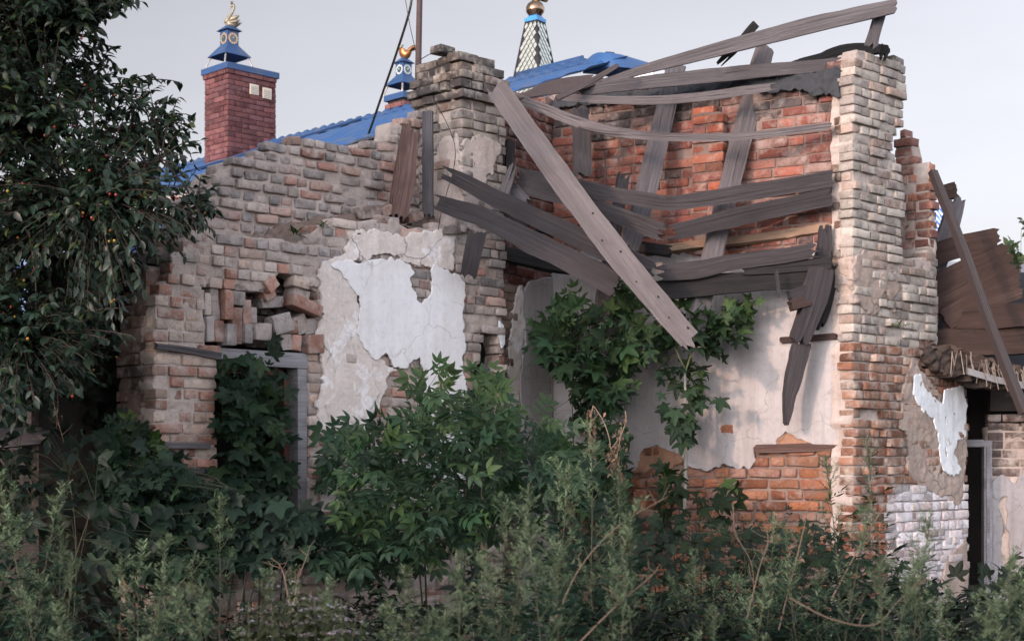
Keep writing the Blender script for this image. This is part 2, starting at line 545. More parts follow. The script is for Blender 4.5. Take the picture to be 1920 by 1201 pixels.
def sheet(mb, fr, poly, holes=(), cell=.02, off=0.0, thick=.02, amp=.003, edge=.01, ef=14, df=9, seed=0, mi=0, col=(1, 1, 1), shrink=0.0):
    """a coat of plaster or mortar with a ragged outline, an uneven face and real thickness"""
    lo, hi = poly.min(0) - .04, poly.max(0) + .04
    nx, nz = int((hi[0] - lo[0]) / cell) + 2, int((hi[1] - lo[1]) / cell) + 2
    S, Z = np.meshgrid(lo[0] + np.arange(nx) * cell, lo[1] + np.arange(nz) * cell, indexing='ij')
    f = sdf(poly, S, Z) - shrink
    for h in holes:
        f = np.minimum(f, -sdf(h, S, Z) - shrink)
    f = f + edge * v2(S, Z, ef, seed, 4)
    pos = f > 0
    a, b, c, d = pos[:-1, :-1], pos[1:, :-1], pos[1:, 1:], pos[:-1, 1:]
    full = a & b & c & d
    part = (a | b | c | d) & ~full
    gi = np.arange(nx * nz).reshape(nx, nz)
    I, J = np.nonzero(full)
    quads = np.stack([gi[I, J], gi[I + 1, J], gi[I + 1, J + 1], gi[I, J + 1]], 1)
    extra, ekey, polys = [], {}, []
    fr_, Sr, Zr = f.ravel(), S.ravel(), Z.ravel()
    for i, j in zip(*np.nonzero(part)):
        cs = [gi[i, j], gi[i + 1, j], gi[i + 1, j + 1], gi[i, j + 1]]
        out = []
        for k in range(4):
            p, q = cs[k], cs[(k + 1) % 4]
            if fr_[p] > 0:
                out.append(p)
            if (fr_[p] > 0) != (fr_[q] > 0):
                key = (min(p, q), max(p, q))
                if key not in ekey:
                    t = fr_[key[0]] / (fr_[key[0]] - fr_[key[1]])
                    ekey[key] = nx * nz + len(extra)
                    extra.append((Sr[key[0]] + t * (Sr[key[1]] - Sr[key[0]]), Zr[key[0]] + t * (Zr[key[1]] - Zr[key[0]])))
                out.append(ekey[key])
        if len(out) >= 3:
            polys.append(out)
    AS = np.concatenate([Sr, [e[0] for e in extra]]); AZ = np.concatenate([Zr, [e[1] for e in extra]])
    used = np.unique(np.concatenate([quads.ravel()] + [np.array(p) for p in polys])) if (len(quads) or polys) else np.array([], int)
    if not len(used):
        return
    remap = np.full(len(AS), -1); remap[used] = np.arange(len(used))
    s_, z_ = AS[used], AZ[used]
    disp = off + amp * v2(s_, z_, df, seed + 5, 4)
    V = fr.pt(s_, z_, disp)
    groups = {4: [remap[quads]] if len(quads) else []}
    for p in polys:
        groups.setdefault(len(p), []).append(remap[np.array([p])])
    faces = [np.concatenate(g) for g in groups.values() if g]
    E = np.concatenate([np.stack([fc, np.roll(fc, -1, 1)], -1).reshape(-1, 2) for fc in faces])
    N = len(used)
    k1, k2 = E[:, 0] * N + E[:, 1], E[:, 1] * N + E[:, 0]
    B = E[~np.isin(k1, k2)]
    bv = np.unique(B)
    bm = np.full(N, -1); bm[bv] = N + np.arange(len(bv))
    Vb = fr.pt(s_[bv], z_[bv], disp[bv] - thick)
    side = np.stack([B[:, 1], B[:, 0], bm[B[:, 0]], bm[B[:, 1]]], 1)
    mb.add(np.concatenate([V, Vb]), faces + [side], col, mi)

def _rbox(hx, hy, hz, r, seed, amp):
    """rounded, knocked-about brick as surface grid of a box"""
    gx = np.array([-1, -1 + .7 * r / hx, -.4, .4, 1 - .7 * r / hx, 1]) * hx
    gy = np.array([-1, -1 + .7 * r / hy, 1 - .7 * r / hy, 1]) * hy
    gz = np.array([-1, -1 + .7 * r / hz, 0, 1 - .7 * r / hz, 1]) * hz
    idx, V, Fq = {}, [], []
    def vid(i, j, k):
        if (i, j, k) not in idx:
            idx[(i, j, k)] = len(V)
            V.append((gx[i], gy[j], gz[k]))
        return idx[(i, j, k)]
    nx, ny, nz = len(gx), len(gy), len(gz)
    for i in range(nx - 1):
        for k in range(nz - 1):
            Fq.append([vid(i, 0, k), vid(i + 1, 0, k), vid(i + 1, 0, k + 1), vid(i, 0, k + 1)])
            Fq.append([vid(i, ny - 1, k), vid(i, ny - 1, k + 1), vid(i + 1, ny - 1, k + 1), vid(i + 1, ny - 1, k)])
    for j in range(ny - 1):
        for k in range(nz - 1):
            Fq.append([vid(0, j, k), vid(0, j, k + 1), vid(0, j + 1, k + 1), vid(0, j + 1, k)])
            Fq.append([vid(nx - 1, j, k), vid(nx - 1, j + 1, k), vid(nx - 1, j + 1, k + 1), vid(nx - 1, j, k + 1)])
    for i in range(nx - 1):
        for j in range(ny - 1):
            Fq.append([vid(i, j, 0), vid(i, j + 1, 0), vid(i + 1, j + 1, 0), vid(i + 1, j, 0)])
            Fq.append([vid(i, j, nz - 1), vid(i + 1, j, nz - 1), vid(i + 1, j + 1, nz - 1), vid(i, j + 1, nz - 1)])
    V = np.array(V); h = np.array((hx, hy, hz))
    q = np.clip(V, -(h - r), h - r)
    dd = V - q
    L = np.linalg.norm(dd, axis=1)[:, None]
    V = np.where(L > 1e-9, q + r * dd / np.maximum(L, 1e-9), V)
    nrm = V / h
    nrm /= np.linalg.norm(nrm, axis=1)[:, None] + 1e-9
    V = V + nrm * (amp * fbm(V * 22, seed, 3))[:, None] + (amp * .7) * np.stack([vnoise(V * 9 + 3.3 * a, seed + 40 + a) for a in range(3)], -1)
    rg = np.random.default_rng(seed)
    for _ in range(rg.integers(0, 3)):
        c = h * rg.choice([-1, 1], 3)
        R = rg.uniform(.018, .042)
        dist = np.linalg.norm(V - c, axis=1)
        w = np.clip(1 - dist / R, 0, 1)[:, None]
        V = V - w * .5 * R * c / np.linalg.norm(c) * rg.uniform(.4, 1)
    return V, np.array(Fq)

BT = {}
def brick_templates(style):
    if style not in BT:
        r, amp = {'worn': (.0052, .0040), 'sharp': (.005, .0022), 'round': (.012, .0052)}[style]
        BT[style] = ([_rbox(.125, .06, .0325, r, 100 + i, amp) for i in range(9)], [_rbox(.06, .06, .0325, r, 200 + i, amp) for i in range(7)])
    return BT[style]

def add_brick(mb, fr, s, z, L, h, off, col, rng, style='worn', rot=.012, depth=.12, roll=0.0, mi=0):
    S, H = brick_templates(style)
    if L > .18:
        V, Fq = S[rng.integers(len(S))]; sx = L / .25
    else:
        V, Fq = H[rng.integers(len(H))]; sx = L / .12
    V = V * np.array((sx * rng.choice([-1, 1]), depth / .12, h / .065 * rng.choice([-1, 1])))
    a, b, c = rng.normal(0, rot, 3) + np.array((roll, 0, 0))
    ca, sa = math.cos(a), math.sin(a)
    V = V @ np.array(((ca, 0, sa), (0, 1, 0), (-sa, 0, ca)))
    cb, sb = math.cos(b), math.sin(b)
    V = V @ np.array(((cb, sb, 0), (-sb, cb, 0), (0, 0, 1)))
    V = V + np.array((s, depth / 2, z))
    W = fr.pt(V[:, 0], V[:, 2], off - V[:, 1])
    mb.add(W, [Fq], np.clip(np.asarray(col) * rng.uniform(.66, 1.25), 0, 1), mi)

def scan(poly, z):
    xs = []
    for i in range(len(poly)):
        (ax, ay), (bx, by) = poly[i], poly[(i + 1) % len(poly)]
        if (ay > z) != (by > z):
            xs.append(ax + (z - ay) / (by - ay) * (bx - ax))
    xs.sort()
    return [(xs[i], xs[i + 1]) for i in range(0, len(xs) - 1, 2)]

def minus(ints, cut):
    for c0, c1 in cut:
        out = []
        for a, b in ints:
            if c1 <= a or c0 >= b: out.append((a, b))
            else:
                if c0 > a: out.append((a, c0))
                if c1 < b: out.append((c1, b))
        ints = out
    return ints

def courses(mb, fr, poly, holes, ph, colfn, seed, style='worn', depth=.12, jit=.006, rot=.012, off=0.0, ragged=0.0, hp=.4, offfn=None, missing=0.0, z0=0.0, joint=.012, avoid=(), bl=1.0):
    rng = np.random.default_rng(seed)
    zlo, zhi = poly[:, 1].min(), poly[:, 1].max()
    k = int(math.floor((zlo - z0) / ph))
    while z0 + k * ph < zhi:
        z = z0 + (k + .5) * ph
        ints = scan(poly, z)
        for hl in holes:
            ints = minus(ints, scan(hl, z))
        head_row = (k % 2 == 0)
        for a, b in ints:
            a += rng.uniform(-1, 1) * ragged; b += rng.uniform(-1, 1) * ragged
            cur = a
            first = True
            while cur < b - .045:
                isH = rng.random() < (hp + .25 if head_row else hp - .25)
                if first and head_row: isH = True
                L = (.12 if isH else .25) * bl * rng.uniform(.9, 1.06)
                if b - (cur + L) < .07:
                    L = b - cur
                    if L > .33: L *= .5
                first = False
                cs = cur + L / 2
                if rng.random() >= missing and not any(c.contains(cs, z) for c in avoid):
                    o = off + rng.normal(0, jit) + (offfn(cs, z, rng) if offfn else 0)
                    add_brick(mb, fr, cs, z + rng.normal(0, .0015), L - joint * .3, ph - joint * rng.uniform(.7, 1.3), o, colfn(cs, z, rng), rng, style, rot, depth)
                cur += L + joint
        k += 1

def pick(rng, cols, w=None):
    c = cols[rng.choice(len(cols), p=w)]
    return np.array(c)

S2 = math.sqrt(.5)
U = np.array((S2, S2)); Vv = np.array((-S2, S2))
A = np.array(P(290, 870, 9.2)[:2])
W1 = Fr(A, U)
W2 = Fr(A + .46 * Vv, U)
LR = Fr(A + 1.05 * Vv, -Vv)                    # left return of the front wall, corner at s = 1.05
Bc = np.array(P(1038, 870, 12.2)[:2])          # inner corner of the bay
Be = np.array(P(1580, 870, 10.93)[:2])
BW = Fr(Bc, Be - Bc)                           # red / plastered back wall of the bay
BL = Fr(np.array(P(945, 870, 11.55)[:2]), Bc - np.array(P(945, 870, 11.55)[:2]))   # short side wall of the bay
Pc = np.array(P(1600, 870, 10.8)[:2])
PR = Fr(Pc, U)                                 # broad face of the right pier
PL = Fr(Pc + .42 * Vv, -Vv)                    # narrow end face of the right pier, corner at s = .42

# ================================================================== RUINED HOUSE
house = thing("ruined_house", (*A, 0), "roofless brick ruin with peeling bluish white plaster and collapsed timbers", "ruined house")

# ---- front wall
GREYB = [(.45, .395, .375), (.36, .33, .33), (.54, .47, .43), (.49, .35, .305), (.29, .28, .285), (.46, .27, .225)]
PINKB = [(.52, .37, .31), (.54, .41, .345), (.47, .27, .215), (.58, .48, .42), (.42, .235, .185)]
def col_w1(s, z, rng):
    if z > 2.75 + .25 * math.sin(s * 2):
        return pick(rng, GREYB, [.24, .19, .19, .15, .12, .11])
    if s < .55:
        return pick(rng, PINKB) * .98
    return pick(rng, [GREYB[0], GREYB[2], PINKB[1], PINKB[3], PINKB[2]])
w1_px = [(290, 1330), (290, 640), (296, 545), (318, 520), (322, 480), (345, 470), (348, 445), (385, 425), (440, 432), (520, 446), (570, 452), (590, 424), (640, 412), (700, 410), (742, 405), (760, 420), (800, 426), (858, 416), (860, 380), (945, 380), (948, 700), (946, 1330)]
w1 = W1.poly(w1_px)
win = W1.poly([(406, 1010), (408, 652), (580, 652), (580, 1010)])
arch = W1.poly([(386, 655), (386, 545), (400, 536), (432, 538), (498, 545), (520, 520), (533, 508), (560, 522), (562, 540), (596, 545), (600, 565), (590, 592), (600, 610), (575, 655)])
slot = W1.poly([(905, 694), (902, 652), (908, 620), (934, 620), (936, 694)])
slot2 = W1.poly([(884, 780), (886, 690), (912, 676), (936, 690), (938, 800)])
mb = MB()
def off_w1(s, z, rng):
    return rng.uniform(-.012, .012)
pl_top = W1.poly([(598, 500), (622, 484), (700, 470), (790, 470), (868, 520), (875, 690), (880, 900), (600, 900)])
courses(mb, W1, w1, [win, arch, slot, slot2], .0715, col_w1, 11, 'worn', jit=.009, rot=.02, offfn=off_w1, ragged=.012, hp=.52, bl=.78)
sheet(mb, W1, w1, [win, arch, slot, slot2], .020, -.0155, .16, .0065, .02, 11, 17, 3, 1, (1, 1, 1), .012)
# relieving arch of upright bricks over the window, bricks half fallen out
rg = np.random.default_rng(5)
for (x0, y0, x1, y1, o, tl) in [(400, 540, 414, 601, -.02, .06), (403, 601, 419, 641, .0, .02), (419, 543, 433, 600, .03, -.02), (435, 545, 458, 572, .01, 0), (436, 577, 453, 645, .01, .03), (421, 607, 438, 648, .035, -.02),
                                (457, 562, 472, 607, .0, .04), (455, 608, 470, 644, .03, 0), (472, 575, 489, 605, -.04, .05), (472, 607, 500, 639, .05, -.03), (388, 548, 400, 590, -.02, 0), (389, 592, 402, 640, .0, 0),
                                (508, 555, 545, 575, -.08, .1), (548, 520, 575, 540, .03, -.12), (552, 541, 580, 560, .0, -.2), (545, 562, 596, 584, .05, -.28), (512, 588, 545, 625, .02, .3), (530, 600, 557, 625, .01, .1),
                                (556, 590, 580, 625, -.01, .5), (528, 626, 548, 656, 0, .1), (549, 627, 566, 657, .0, -.1), (574, 627, 602, 662, .03, .1), (498, 520, 520, 545, .01, .7), (575, 596, 600, 625, -.02, .2), (505, 540, 525, 560, -.05, .4)]:
    s0, z0 = W1.sz((x0 + x1) / 2, (y0 + y1) / 2)
    Yk = W1.pt(s0, z0)[1]
    w_, h_ = (x1 - x0) / F * Yk / (S2 + .05), (y1 - y0) / F * Yk
    cl = pick(rg, PINKB + GREYB[:3]) * 1.05
    if h_ > w_:
        add_brick(mb, W1, s0, z0, h_, w_, o, cl, rg, 'worn', .03, roll=math.pi / 2 + tl)
    else:
        add_brick(mb, W1, s0, z0, w_, h_, o, cl, rg, 'worn', .03, roll=tl)
# second skin of bricks inside the broken arch, recess shade put into their colour
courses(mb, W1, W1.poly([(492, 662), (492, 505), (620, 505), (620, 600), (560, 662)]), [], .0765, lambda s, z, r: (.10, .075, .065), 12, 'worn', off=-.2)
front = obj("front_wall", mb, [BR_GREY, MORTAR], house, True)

# plaster coats of the front wall
mb = MB()
sheet(mb, W1, W1.poly([(597, 520), (606, 488), (640, 480), (660, 440), (700, 428), (745, 445), (790, 432), (845, 432), (852, 470), (846, 505), (800, 500), (772, 498), (720, 470), (690, 486), (640, 500), (668, 560), (672, 640), (690, 662), (720, 680), (745, 700), (780, 740), (812, 760), (800, 790), (830, 800), (870, 800), (868, 960), (600, 960), (608, 830), (590, 770), (606, 700), (590, 640), (604, 590)]),
      [W1.poly([(720, 735), (722, 702), (738, 692), (760, 705), (778, 720), (790, 745), (796, 800), (760, 800), (700, 812), (690, 790), (708, 760)])],
      .011, .016, .024, .006, .022, 22, 9, 21)
obj("plaster_undercoat", mb, PL_OLD, front, True)
mb = MB()
sheet(mb, W1, W1.poly([(620, 498), (640, 488), (668, 494), (700, 487), (745, 486), (768, 500), (786, 560), (800, 545), (806, 505), (812, 498), (856, 517), (868, 530), (864, 600), (870, 650), (862, 690), (876, 740), (884, 810), (868, 900), (790, 900), (782, 830), (790, 760), (792, 700), (782, 670), (768, 672), (762, 692), (735, 688), (720, 662), (700, 676), (680, 650), (664, 620), (672, 585), (670, 556), (655, 540), (640, 515)]),
      [W1.poly([(764, 520), (772, 510), (784, 518), (806, 520), (804, 548), (790, 570), (778, 560), (768, 540)])],
      .009, .025, .011, .003, .015, 26, 5, 22)
obj("white_plaster", mb, PL_WHITE, front, True)
mb = MB()
sheet(mb, W1, W1.poly([(600, 640), (607, 590), (622, 560), (640, 590), (655, 640), (660, 670), (690, 700), (700, 720), (715, 735), (690, 770), (700, 790), (660, 830), (620, 845), (612, 760), (628, 700)]), [], .016, .026, .018, .007, .03, 10, 8, 24)
obj("flaking_whitewash", mb, PL_OLD, front, True)
mb = MB()
sheet(mb, W1, W1.poly([(935, 600), (944, 610), (946, 640), (941, 652), (936, 630)]), [], .008, .006, .015, .002, .008, 14, 8, 25)
obj("blue_paint_patch", mb, PL_BLUE, front, True)

# left return of the front wall
mb = MB()
lr = LR.poly([(222, 1330), (219, 620), (230, 600), (246, 560), (250, 505), (262, 492), (290, 470), (290, 1330)])
lr[:, 0] = np.minimum(lr[:, 0], .925)
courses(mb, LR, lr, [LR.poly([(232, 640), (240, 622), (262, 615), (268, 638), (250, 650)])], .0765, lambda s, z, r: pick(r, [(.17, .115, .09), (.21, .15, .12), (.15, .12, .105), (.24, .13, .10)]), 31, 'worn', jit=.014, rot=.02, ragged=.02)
sheet(mb, LR, lr, [], .03, -.014, .15, .014, .02, 9, 12, 33, 1, (1, 1, 1), .01)
obj("side_wall", mb, [BR_GREY, MORTAR_RED], house, True)

# upper tier set back behind a ledge
mb = MB()
w2_px = [(352, 470), (362, 366), (392, 352), (403, 326), (408, 308), (430, 308), (431, 290), (474, 294), (478, 284), (503, 284), (504, 268), (543, 266), (545, 256), (600, 258), (604, 266), (632, 273), (684, 284), (692, 272), (694, 257), (742, 258), (748, 240), (752, 218), (786, 212), (812, 214), (830, 470)]
w2 = W2.poly(w2_px)
courses(mb, W2, w2, [], .074, lambda s, z, r: pick(r, GREYB, [.26, .22, .17, .12, .14, .09]) * .95, 41, 'round', jit=.012, rot=.03, ragged=.02, hp=.55, joint=.016, bl=.78)
sheet(mb, W2, w2, [], .022, -.022, .28, .009, .02, 10, 15, 43, 1, (1, 1, 1), .022)
obj("upper_wall", mb, [BR_GREY, MORTAR], house, True)
# ledge of rubble and earth between the tiers
mb = MB()
ns, nd = 220, 22
sS, _ = W1.sz(325, 440); sE, _ = W1.sz(862, 420)
top = W1.poly([(300, 520), (322, 486), (345, 468), (348, 445), (385, 428), (440, 434), (520, 448), (575, 448), (592, 428), (640, 416), (742, 409), (800, 428), (870, 420)])
gs = np.linspace(sS, sE, ns); gd = np.linspace(-.03, -.50, nd)
GS, GD = np.meshgrid(gs, gd, indexing='ij')
base = np.interp(GS, top[:, 0], top[:, 1])
t_ = (GD + .03) / -.47
hZ = base - .03 + .10 * t_ ** .8 + .04 * v2(GS, GD, 16, 3, 5) * np.minimum(1, t_ * 4 + .2)
V = W1.pt(GS, hZ, GD).reshape(-1, 3)
i, j = np.meshgrid(np.arange(ns - 1), np.arange(nd - 1), indexing='ij'); i, j = i.ravel(), j.ravel()
mb.add(V, [np.stack([i * nd + j, (i + 1) * nd + j, (i + 1) * nd + j + 1, i * nd + j + 1], 1)], (.20, .155, .135))
obj("rubble_ledge", mb, DEBRIS, house, True)

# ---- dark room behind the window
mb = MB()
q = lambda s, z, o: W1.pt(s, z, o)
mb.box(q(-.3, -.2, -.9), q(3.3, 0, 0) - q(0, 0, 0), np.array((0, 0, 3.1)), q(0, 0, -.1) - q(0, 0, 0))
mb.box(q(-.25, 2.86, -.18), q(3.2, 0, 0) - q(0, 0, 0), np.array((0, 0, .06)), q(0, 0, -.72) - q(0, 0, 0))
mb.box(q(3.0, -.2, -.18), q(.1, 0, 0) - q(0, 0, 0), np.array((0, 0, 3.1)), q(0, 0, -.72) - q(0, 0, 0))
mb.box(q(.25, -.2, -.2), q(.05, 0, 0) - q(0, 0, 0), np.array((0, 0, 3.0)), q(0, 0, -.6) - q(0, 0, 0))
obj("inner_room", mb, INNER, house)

# ---- window frame, weathered blue-grey with a red inner frame
def wbar(mbb, x0, y0, x1, y1, o0, o1, mi=0, fr=W1):
    s0, z1 = fr.sz(x0, y0); s1, _ = fr.sz(x1, y0); _, z0 = fr.sz(x0, y1)
    mbb.box(fr.pt(s0, z0, o1), fr.d3 * (s1 - s0), np.array((0, 0, z1 - z0)), fr.n3 * (o0 - o1), (1, 1, 1), mi)
s_l, z_t = W1.sz(408, 652); s_r, _ = W1.sz(579, 660); _, z_b = W1.sz(408, 985)
mb = MB()
wn_ = np.array((0, 0, 1.0))
sj, _ = W1.sz(562, 660)
zt2 = W1.sz(572, 662)[1]
mb.box(W1.pt(sj, z_b, -.15), W1.d3 * (s_r - sj), wn_ * (zt2 - z_b - .1), W1.n3 * .13)
mb.box(W1.pt(s_l, zt2 - .1, -.15), W1.d3 * (s_r - s_l), wn_ * .1, W1.n3 * .14)
window = obj("window_frame", mb, WOOD_P, house)
mb = MB()
mb.box(W1.pt(sj - .045, z_b, -.2), W1.d3 * .04, wn_ * (zt2 - z_b - .145), W1.n3 * .09)
mb.box(W1.pt(s_l + .02, zt2 - .15, -.2), W1.d3 * (sj - s_l - .07), wn_ * .045, W1.n3 * .08)
obj("inner_frame", mb, m_plain("rust_red_paint", (.16, .07, .055), .7, 0, .2, .4, 20, .3), window)

# ---- chimney stack rising from the front wall
sc0, _ = W1.sz(865, 300); sc1, _ = W1.sz(946, 300)
CW = Fr(W1.pt(sc0, 0)[:2], U)
Lu, Lv = sc1 - sc0, .50
CLf = Fr(CW.o + Lv * Vv, -Vv)
zc0, zc1 = 3.30, CW.sz(0, 0)[1]
zc1 = P(867, 108, 11.03)[2]
CHB = [(.30, .27, .25), (.36, .32, .285), (.34, .25, .215), (.24, .22, .21), (.40, .36, .32)]
SOOT = [(.10, .09, .088), (.14, .125, .115), (.18, .145, .125), (.085, .08, .08)]
mb = MB()
rows = int((zc1 - zc0) / .0715)
rgc = np.random.default_rng(61)
for r in range(rows):
    z = zc0 + (r + .5) * .0715
    k = rows - 1 - r
    o = [.0, .035, .05, .035, .0, -.0][k] if k < 6 else 0.0
    o += rgc.normal(0, .004)
    cols = SOOT if k < 4 else CHB
    def cc(s, zz, rr, cols=cols): return pick(rr, cols)
    rect = lambda a, b: np.array([(a, z - .03), (b, z - .03), (b, z + .03), (a, z + .03)])
    courses(mb, CW, rect(-o, Lu + o + rgc.uniform(-.02, .02)), [], .0715, cc, 600 + r, 'worn', off=o, z0=z - .03575, jit=.008, rot=.02)
    courses(mb, CLf, rect(-o, Lv - .115 + o * .0), [], .0715, cc, 700 + r, 'worn', off=o, z0=z - .03575, jit=.008, rot=.02)
# leftover bricks of a broken top course
for s, dz, L, cl in [(.07, .036, .2, SOOT[1]), (.24, .033, .22, SOOT[0]), (-.02, .1, .15, SOOT[3]), (.03, .036, .12, SOOT[1])]:
    add_brick(mb, CW, s, zc1 + dz - .02, L, .06, .0 if dz < .05 else -.12, cl, rgc, 'worn', .03)
for s, dz, L in [(.10, .03, .22), (.33, .036, .2)]:
    add_brick(mb, CLf, s, zc1 + dz - .02, L, .06, .0, SOOT[1], rgc, 'worn', .04)
core = [CW.pt(.012, zc0, -.014), CW.d3 * (Lu - .024), np.array((-S2, S2, 0)) * (Lv - .03), np.array((0, 0, zc1 - zc0 - .03))]
mb.box(*core, (1, 1, 1), 1)
chim = obj("chimney_stack", mb, [BR_PALE, MORTAR], house, True)
mb = MB()
sheet(mb, CW, CW.poly([(866, 260), (905, 262), (928, 272), (930, 300), (918, 330), (900, 352), (930, 395), (900, 430), (866, 430)]), [], .013, .010, .03, .007, .06, 11, 10, 65)
sheet(mb, CLf, CLf.poly([(824, 262), (850, 255), (864, 258), (864, 430), (815, 430), (812, 330)]), [], .013, .010, .03, .007, .06, 11, 10, 66)
obj("lime_plaster", mb, m_plaster("plaster_chimney", (.50, .44, .415), (.40, .33, .30), (.22, .18, .16), .4, 30, .9, 0), chim, True)

# ---- bay side wall
mb = MB()
bl = BL.poly([(938, 1330), (938, 215), (960, 200), (1038, 185), (1038, 1330)])
courses(mb, BL, bl, [BL.poly([(968, 1330), (970, 540), (1045, 535), (1045, 1330)])], .0715, lambda s, z, r: pick(r, [(.17, .065, .05), (.14, .06, .05), (.20, .085, .065), (.12, .075, .07)]) if z > 3.0 else pick(r, [(.26, .18, .145), (.30, .23, .19), (.21, .15, .13)]), 71, 'sharp', jit=.006)
sheet(mb, BL, bl, [], .03, -.012, .12, .006, .01, 12, 20, 73, 1, (1, 1, 1), .01)
blw = obj("bay_side_wall", mb, [BR_RED, MORTAR_RED], house, True)
mb = MB()
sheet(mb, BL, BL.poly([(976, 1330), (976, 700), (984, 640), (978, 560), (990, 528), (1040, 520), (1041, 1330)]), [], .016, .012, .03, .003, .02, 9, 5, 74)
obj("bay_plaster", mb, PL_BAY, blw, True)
mb = MB()
sheet(mb, BL, BL.poly([(953, 770), (955, 640), (966, 560), (978, 530), (984, 600), (975, 700), (968, 780)]), [], .014, .006, .03, .006, .02, 12, 10, 75)
obj("flaking_whitewash", mb, PL_OLD, blw, True)

# ---- red back wall of the bay
REDB = [(.33, .125, .095), (.26, .10, .082), (.35, .16, .125), (.21, .09, .08), (.32, .21, .185), (.20, .135, .13)]
ORB = [(.36, .15, .08), (.33, .14, .085), (.38, .19, .12), (.30, .13, .08), (.32, .18, .14)]
zsplit = BW.sz(1300, 470)[1]
def col_bw(s, z, rng):
    if z < 2.2:
        return pick(rng, ORB)
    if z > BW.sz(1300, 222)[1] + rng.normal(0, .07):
        return pick(rng, [(.09, .075, .075), (.13, .10, .095), (.16, .09, .08), (.11, .09, .09)])  # top courses: roof-overhang shade painted into the brick, along with soot
    return pick(rng, REDB, [.3, .24, .16, .14, .1, .06])
mb = MB()
bw_up = BW.poly([(1030, 500), (1030, 168), (1180, 158), (1290, 142), (1400, 132), (1585, 112), (1585, 500)])
bw_lo = BW.poly([(1030, 1330), (1030, 800), (1590, 800), (1590, 1330)])
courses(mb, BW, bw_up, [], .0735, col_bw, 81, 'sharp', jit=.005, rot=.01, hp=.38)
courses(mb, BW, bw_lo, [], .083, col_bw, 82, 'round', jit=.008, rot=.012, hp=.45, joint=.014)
full = BW.poly([(1030, 1330), (1030, 168), (1180, 158), (1290, 142), (1400, 132), (1590, 112), (1590, 1330)])
full_lo = BW.poly([(1030, 1330), (1030, 840), (1590, 840), (1590, 1330)])
full = BW.poly([(1030, 838), (1030, 168), (1180, 158), (1290, 142), (1400, 132), (1590, 112), (1590, 838)])
sheet(mb, BW, full, [], .028, -.012, .15, .006, .01, 12, 20, 83, 1, (1, 1, 1), .014)
sheet(mb, BW, full_lo, [], .028, -.024, .15, .006, .01, 12, 20, 84, 1, (1, 1, 1), .0)
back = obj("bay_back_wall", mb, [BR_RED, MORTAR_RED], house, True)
# projecting brick pilaster
mb = MB()
PIL = Fr(BW.o, BW.d); 
courses(mb, BW, BW.poly([(1308, 480), (1308, 212), (1366, 208), (1366, 480)]), [], .0735, lambda s, z, r: pick(r, [(.40, .13, .08), (.36, .11, .07), (.42, .17, .115), (.32, .115, .08), (.22, .10, .085)]), 85, 'worn', off=.1, jit=.006)
sheet(mb, BW, BW.poly([(1309, 480), (1309, 215), (1365, 211), (1365, 480)]), [], .02, .092, .1, .006, .006, 12, 15, 86, 1, (1, 1, 1), .006)
obj("brick_pilaster", mb, [BR_ORANGE, MORTAR_RED], house, True)
mb = MB()
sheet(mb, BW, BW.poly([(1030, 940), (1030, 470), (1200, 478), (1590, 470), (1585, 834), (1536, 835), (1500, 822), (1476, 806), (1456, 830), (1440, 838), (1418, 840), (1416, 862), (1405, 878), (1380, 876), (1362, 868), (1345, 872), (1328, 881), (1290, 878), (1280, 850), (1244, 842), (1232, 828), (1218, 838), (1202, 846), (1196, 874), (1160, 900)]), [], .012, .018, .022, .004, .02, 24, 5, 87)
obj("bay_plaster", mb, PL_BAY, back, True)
mb = MB()
sheet(mb, BW, BW.poly([(1188, 885), (1196, 840), (1216, 825), (1250, 838), (1284, 845), (1290, 868), (1250, 872), (1230, 880)]), [], .013, .003, .02, .008, .05, 12, 14, 88)
CLAY = m_plaster("clay_render", (.31, .18, .125), (.25, .145, .10), (.17, .10, .07), .2, 30, .9, .4)
obj("clay_render", mb, CLAY, back, True)
mb = MB()
sheet(mb, BW, BW.poly([(1418, 840), (1456, 822), (1476, 798), (1540, 830), (1590, 838), (1588, 842)]), [], .013, .002, .02, .006, .03, 12, 14, 89)
obj("clay_render", mb, CLAY, back, True)

# ---- right pier
RPB = [(.42, .385, .35), (.47, .43, .39), (.35, .315, .30), (.51, .475, .43), (.40, .31, .27)]
LPB = [(.20, .125, .095), (.17, .105, .08), (.215, .15, .12), (.15, .11, .095), (.20, .10, .072)]  # end-face bricks: the sun's warm tint is put into the colour
LOWB = [(.31, .165, .115), (.26, .13, .09), (.36, .20, .14), (.22, .12, .09), (.38, .25, .19)]
def col_pr(s, z, rng):
    if z < 1.42: return pick(rng, [(.60, .565, .585), (.56, .52, .54), (.50, .42, .42)]) if s > .42 else pick(rng, [(.34, .13, .075), (.30, .12, .08), (.24, .13, .10)])
    if z < 2.45: return pick(rng, LOWB)
    return pick(rng, RPB)
def off_pr(s, z, rng):
    if 1.3 < z < 2.5 and s < .55: return rng.choice([0, 0, .02, .045, -.008])
    if z > 4.35: return rng.normal(0, .01)
    return rng.normal(0, .008)
mb = MB()
pr_px = [(1600, 1330), (1600, 150), (1604, 108), (1612, 92), (1628, 92), (1640, 105), (1660, 114), (1700, 128), (1700, 170), (1694, 215), (1692, 240), (1680, 252), (1672, 275), (1684, 300), (1694, 330), (1700, 390), (1690, 430), (1692, 480), (1756, 480), (1756, 640), (1745, 660), (1735, 690), (1760, 700), (1800, 700), (1814, 715), (1816, 1330)]
pr = PR.poly(pr_px)
courses(mb, PR, pr, [], .069, col_pr, 91, 'worn', jit=.004, rot=.014, offfn=off_pr, ragged=.014, hp=.45, bl=.88)
sheet(mb, PR, pr, [], .022, -.018, .18, .007, .02, 12, 18, 93, 1, (1, 1, 1), .018)
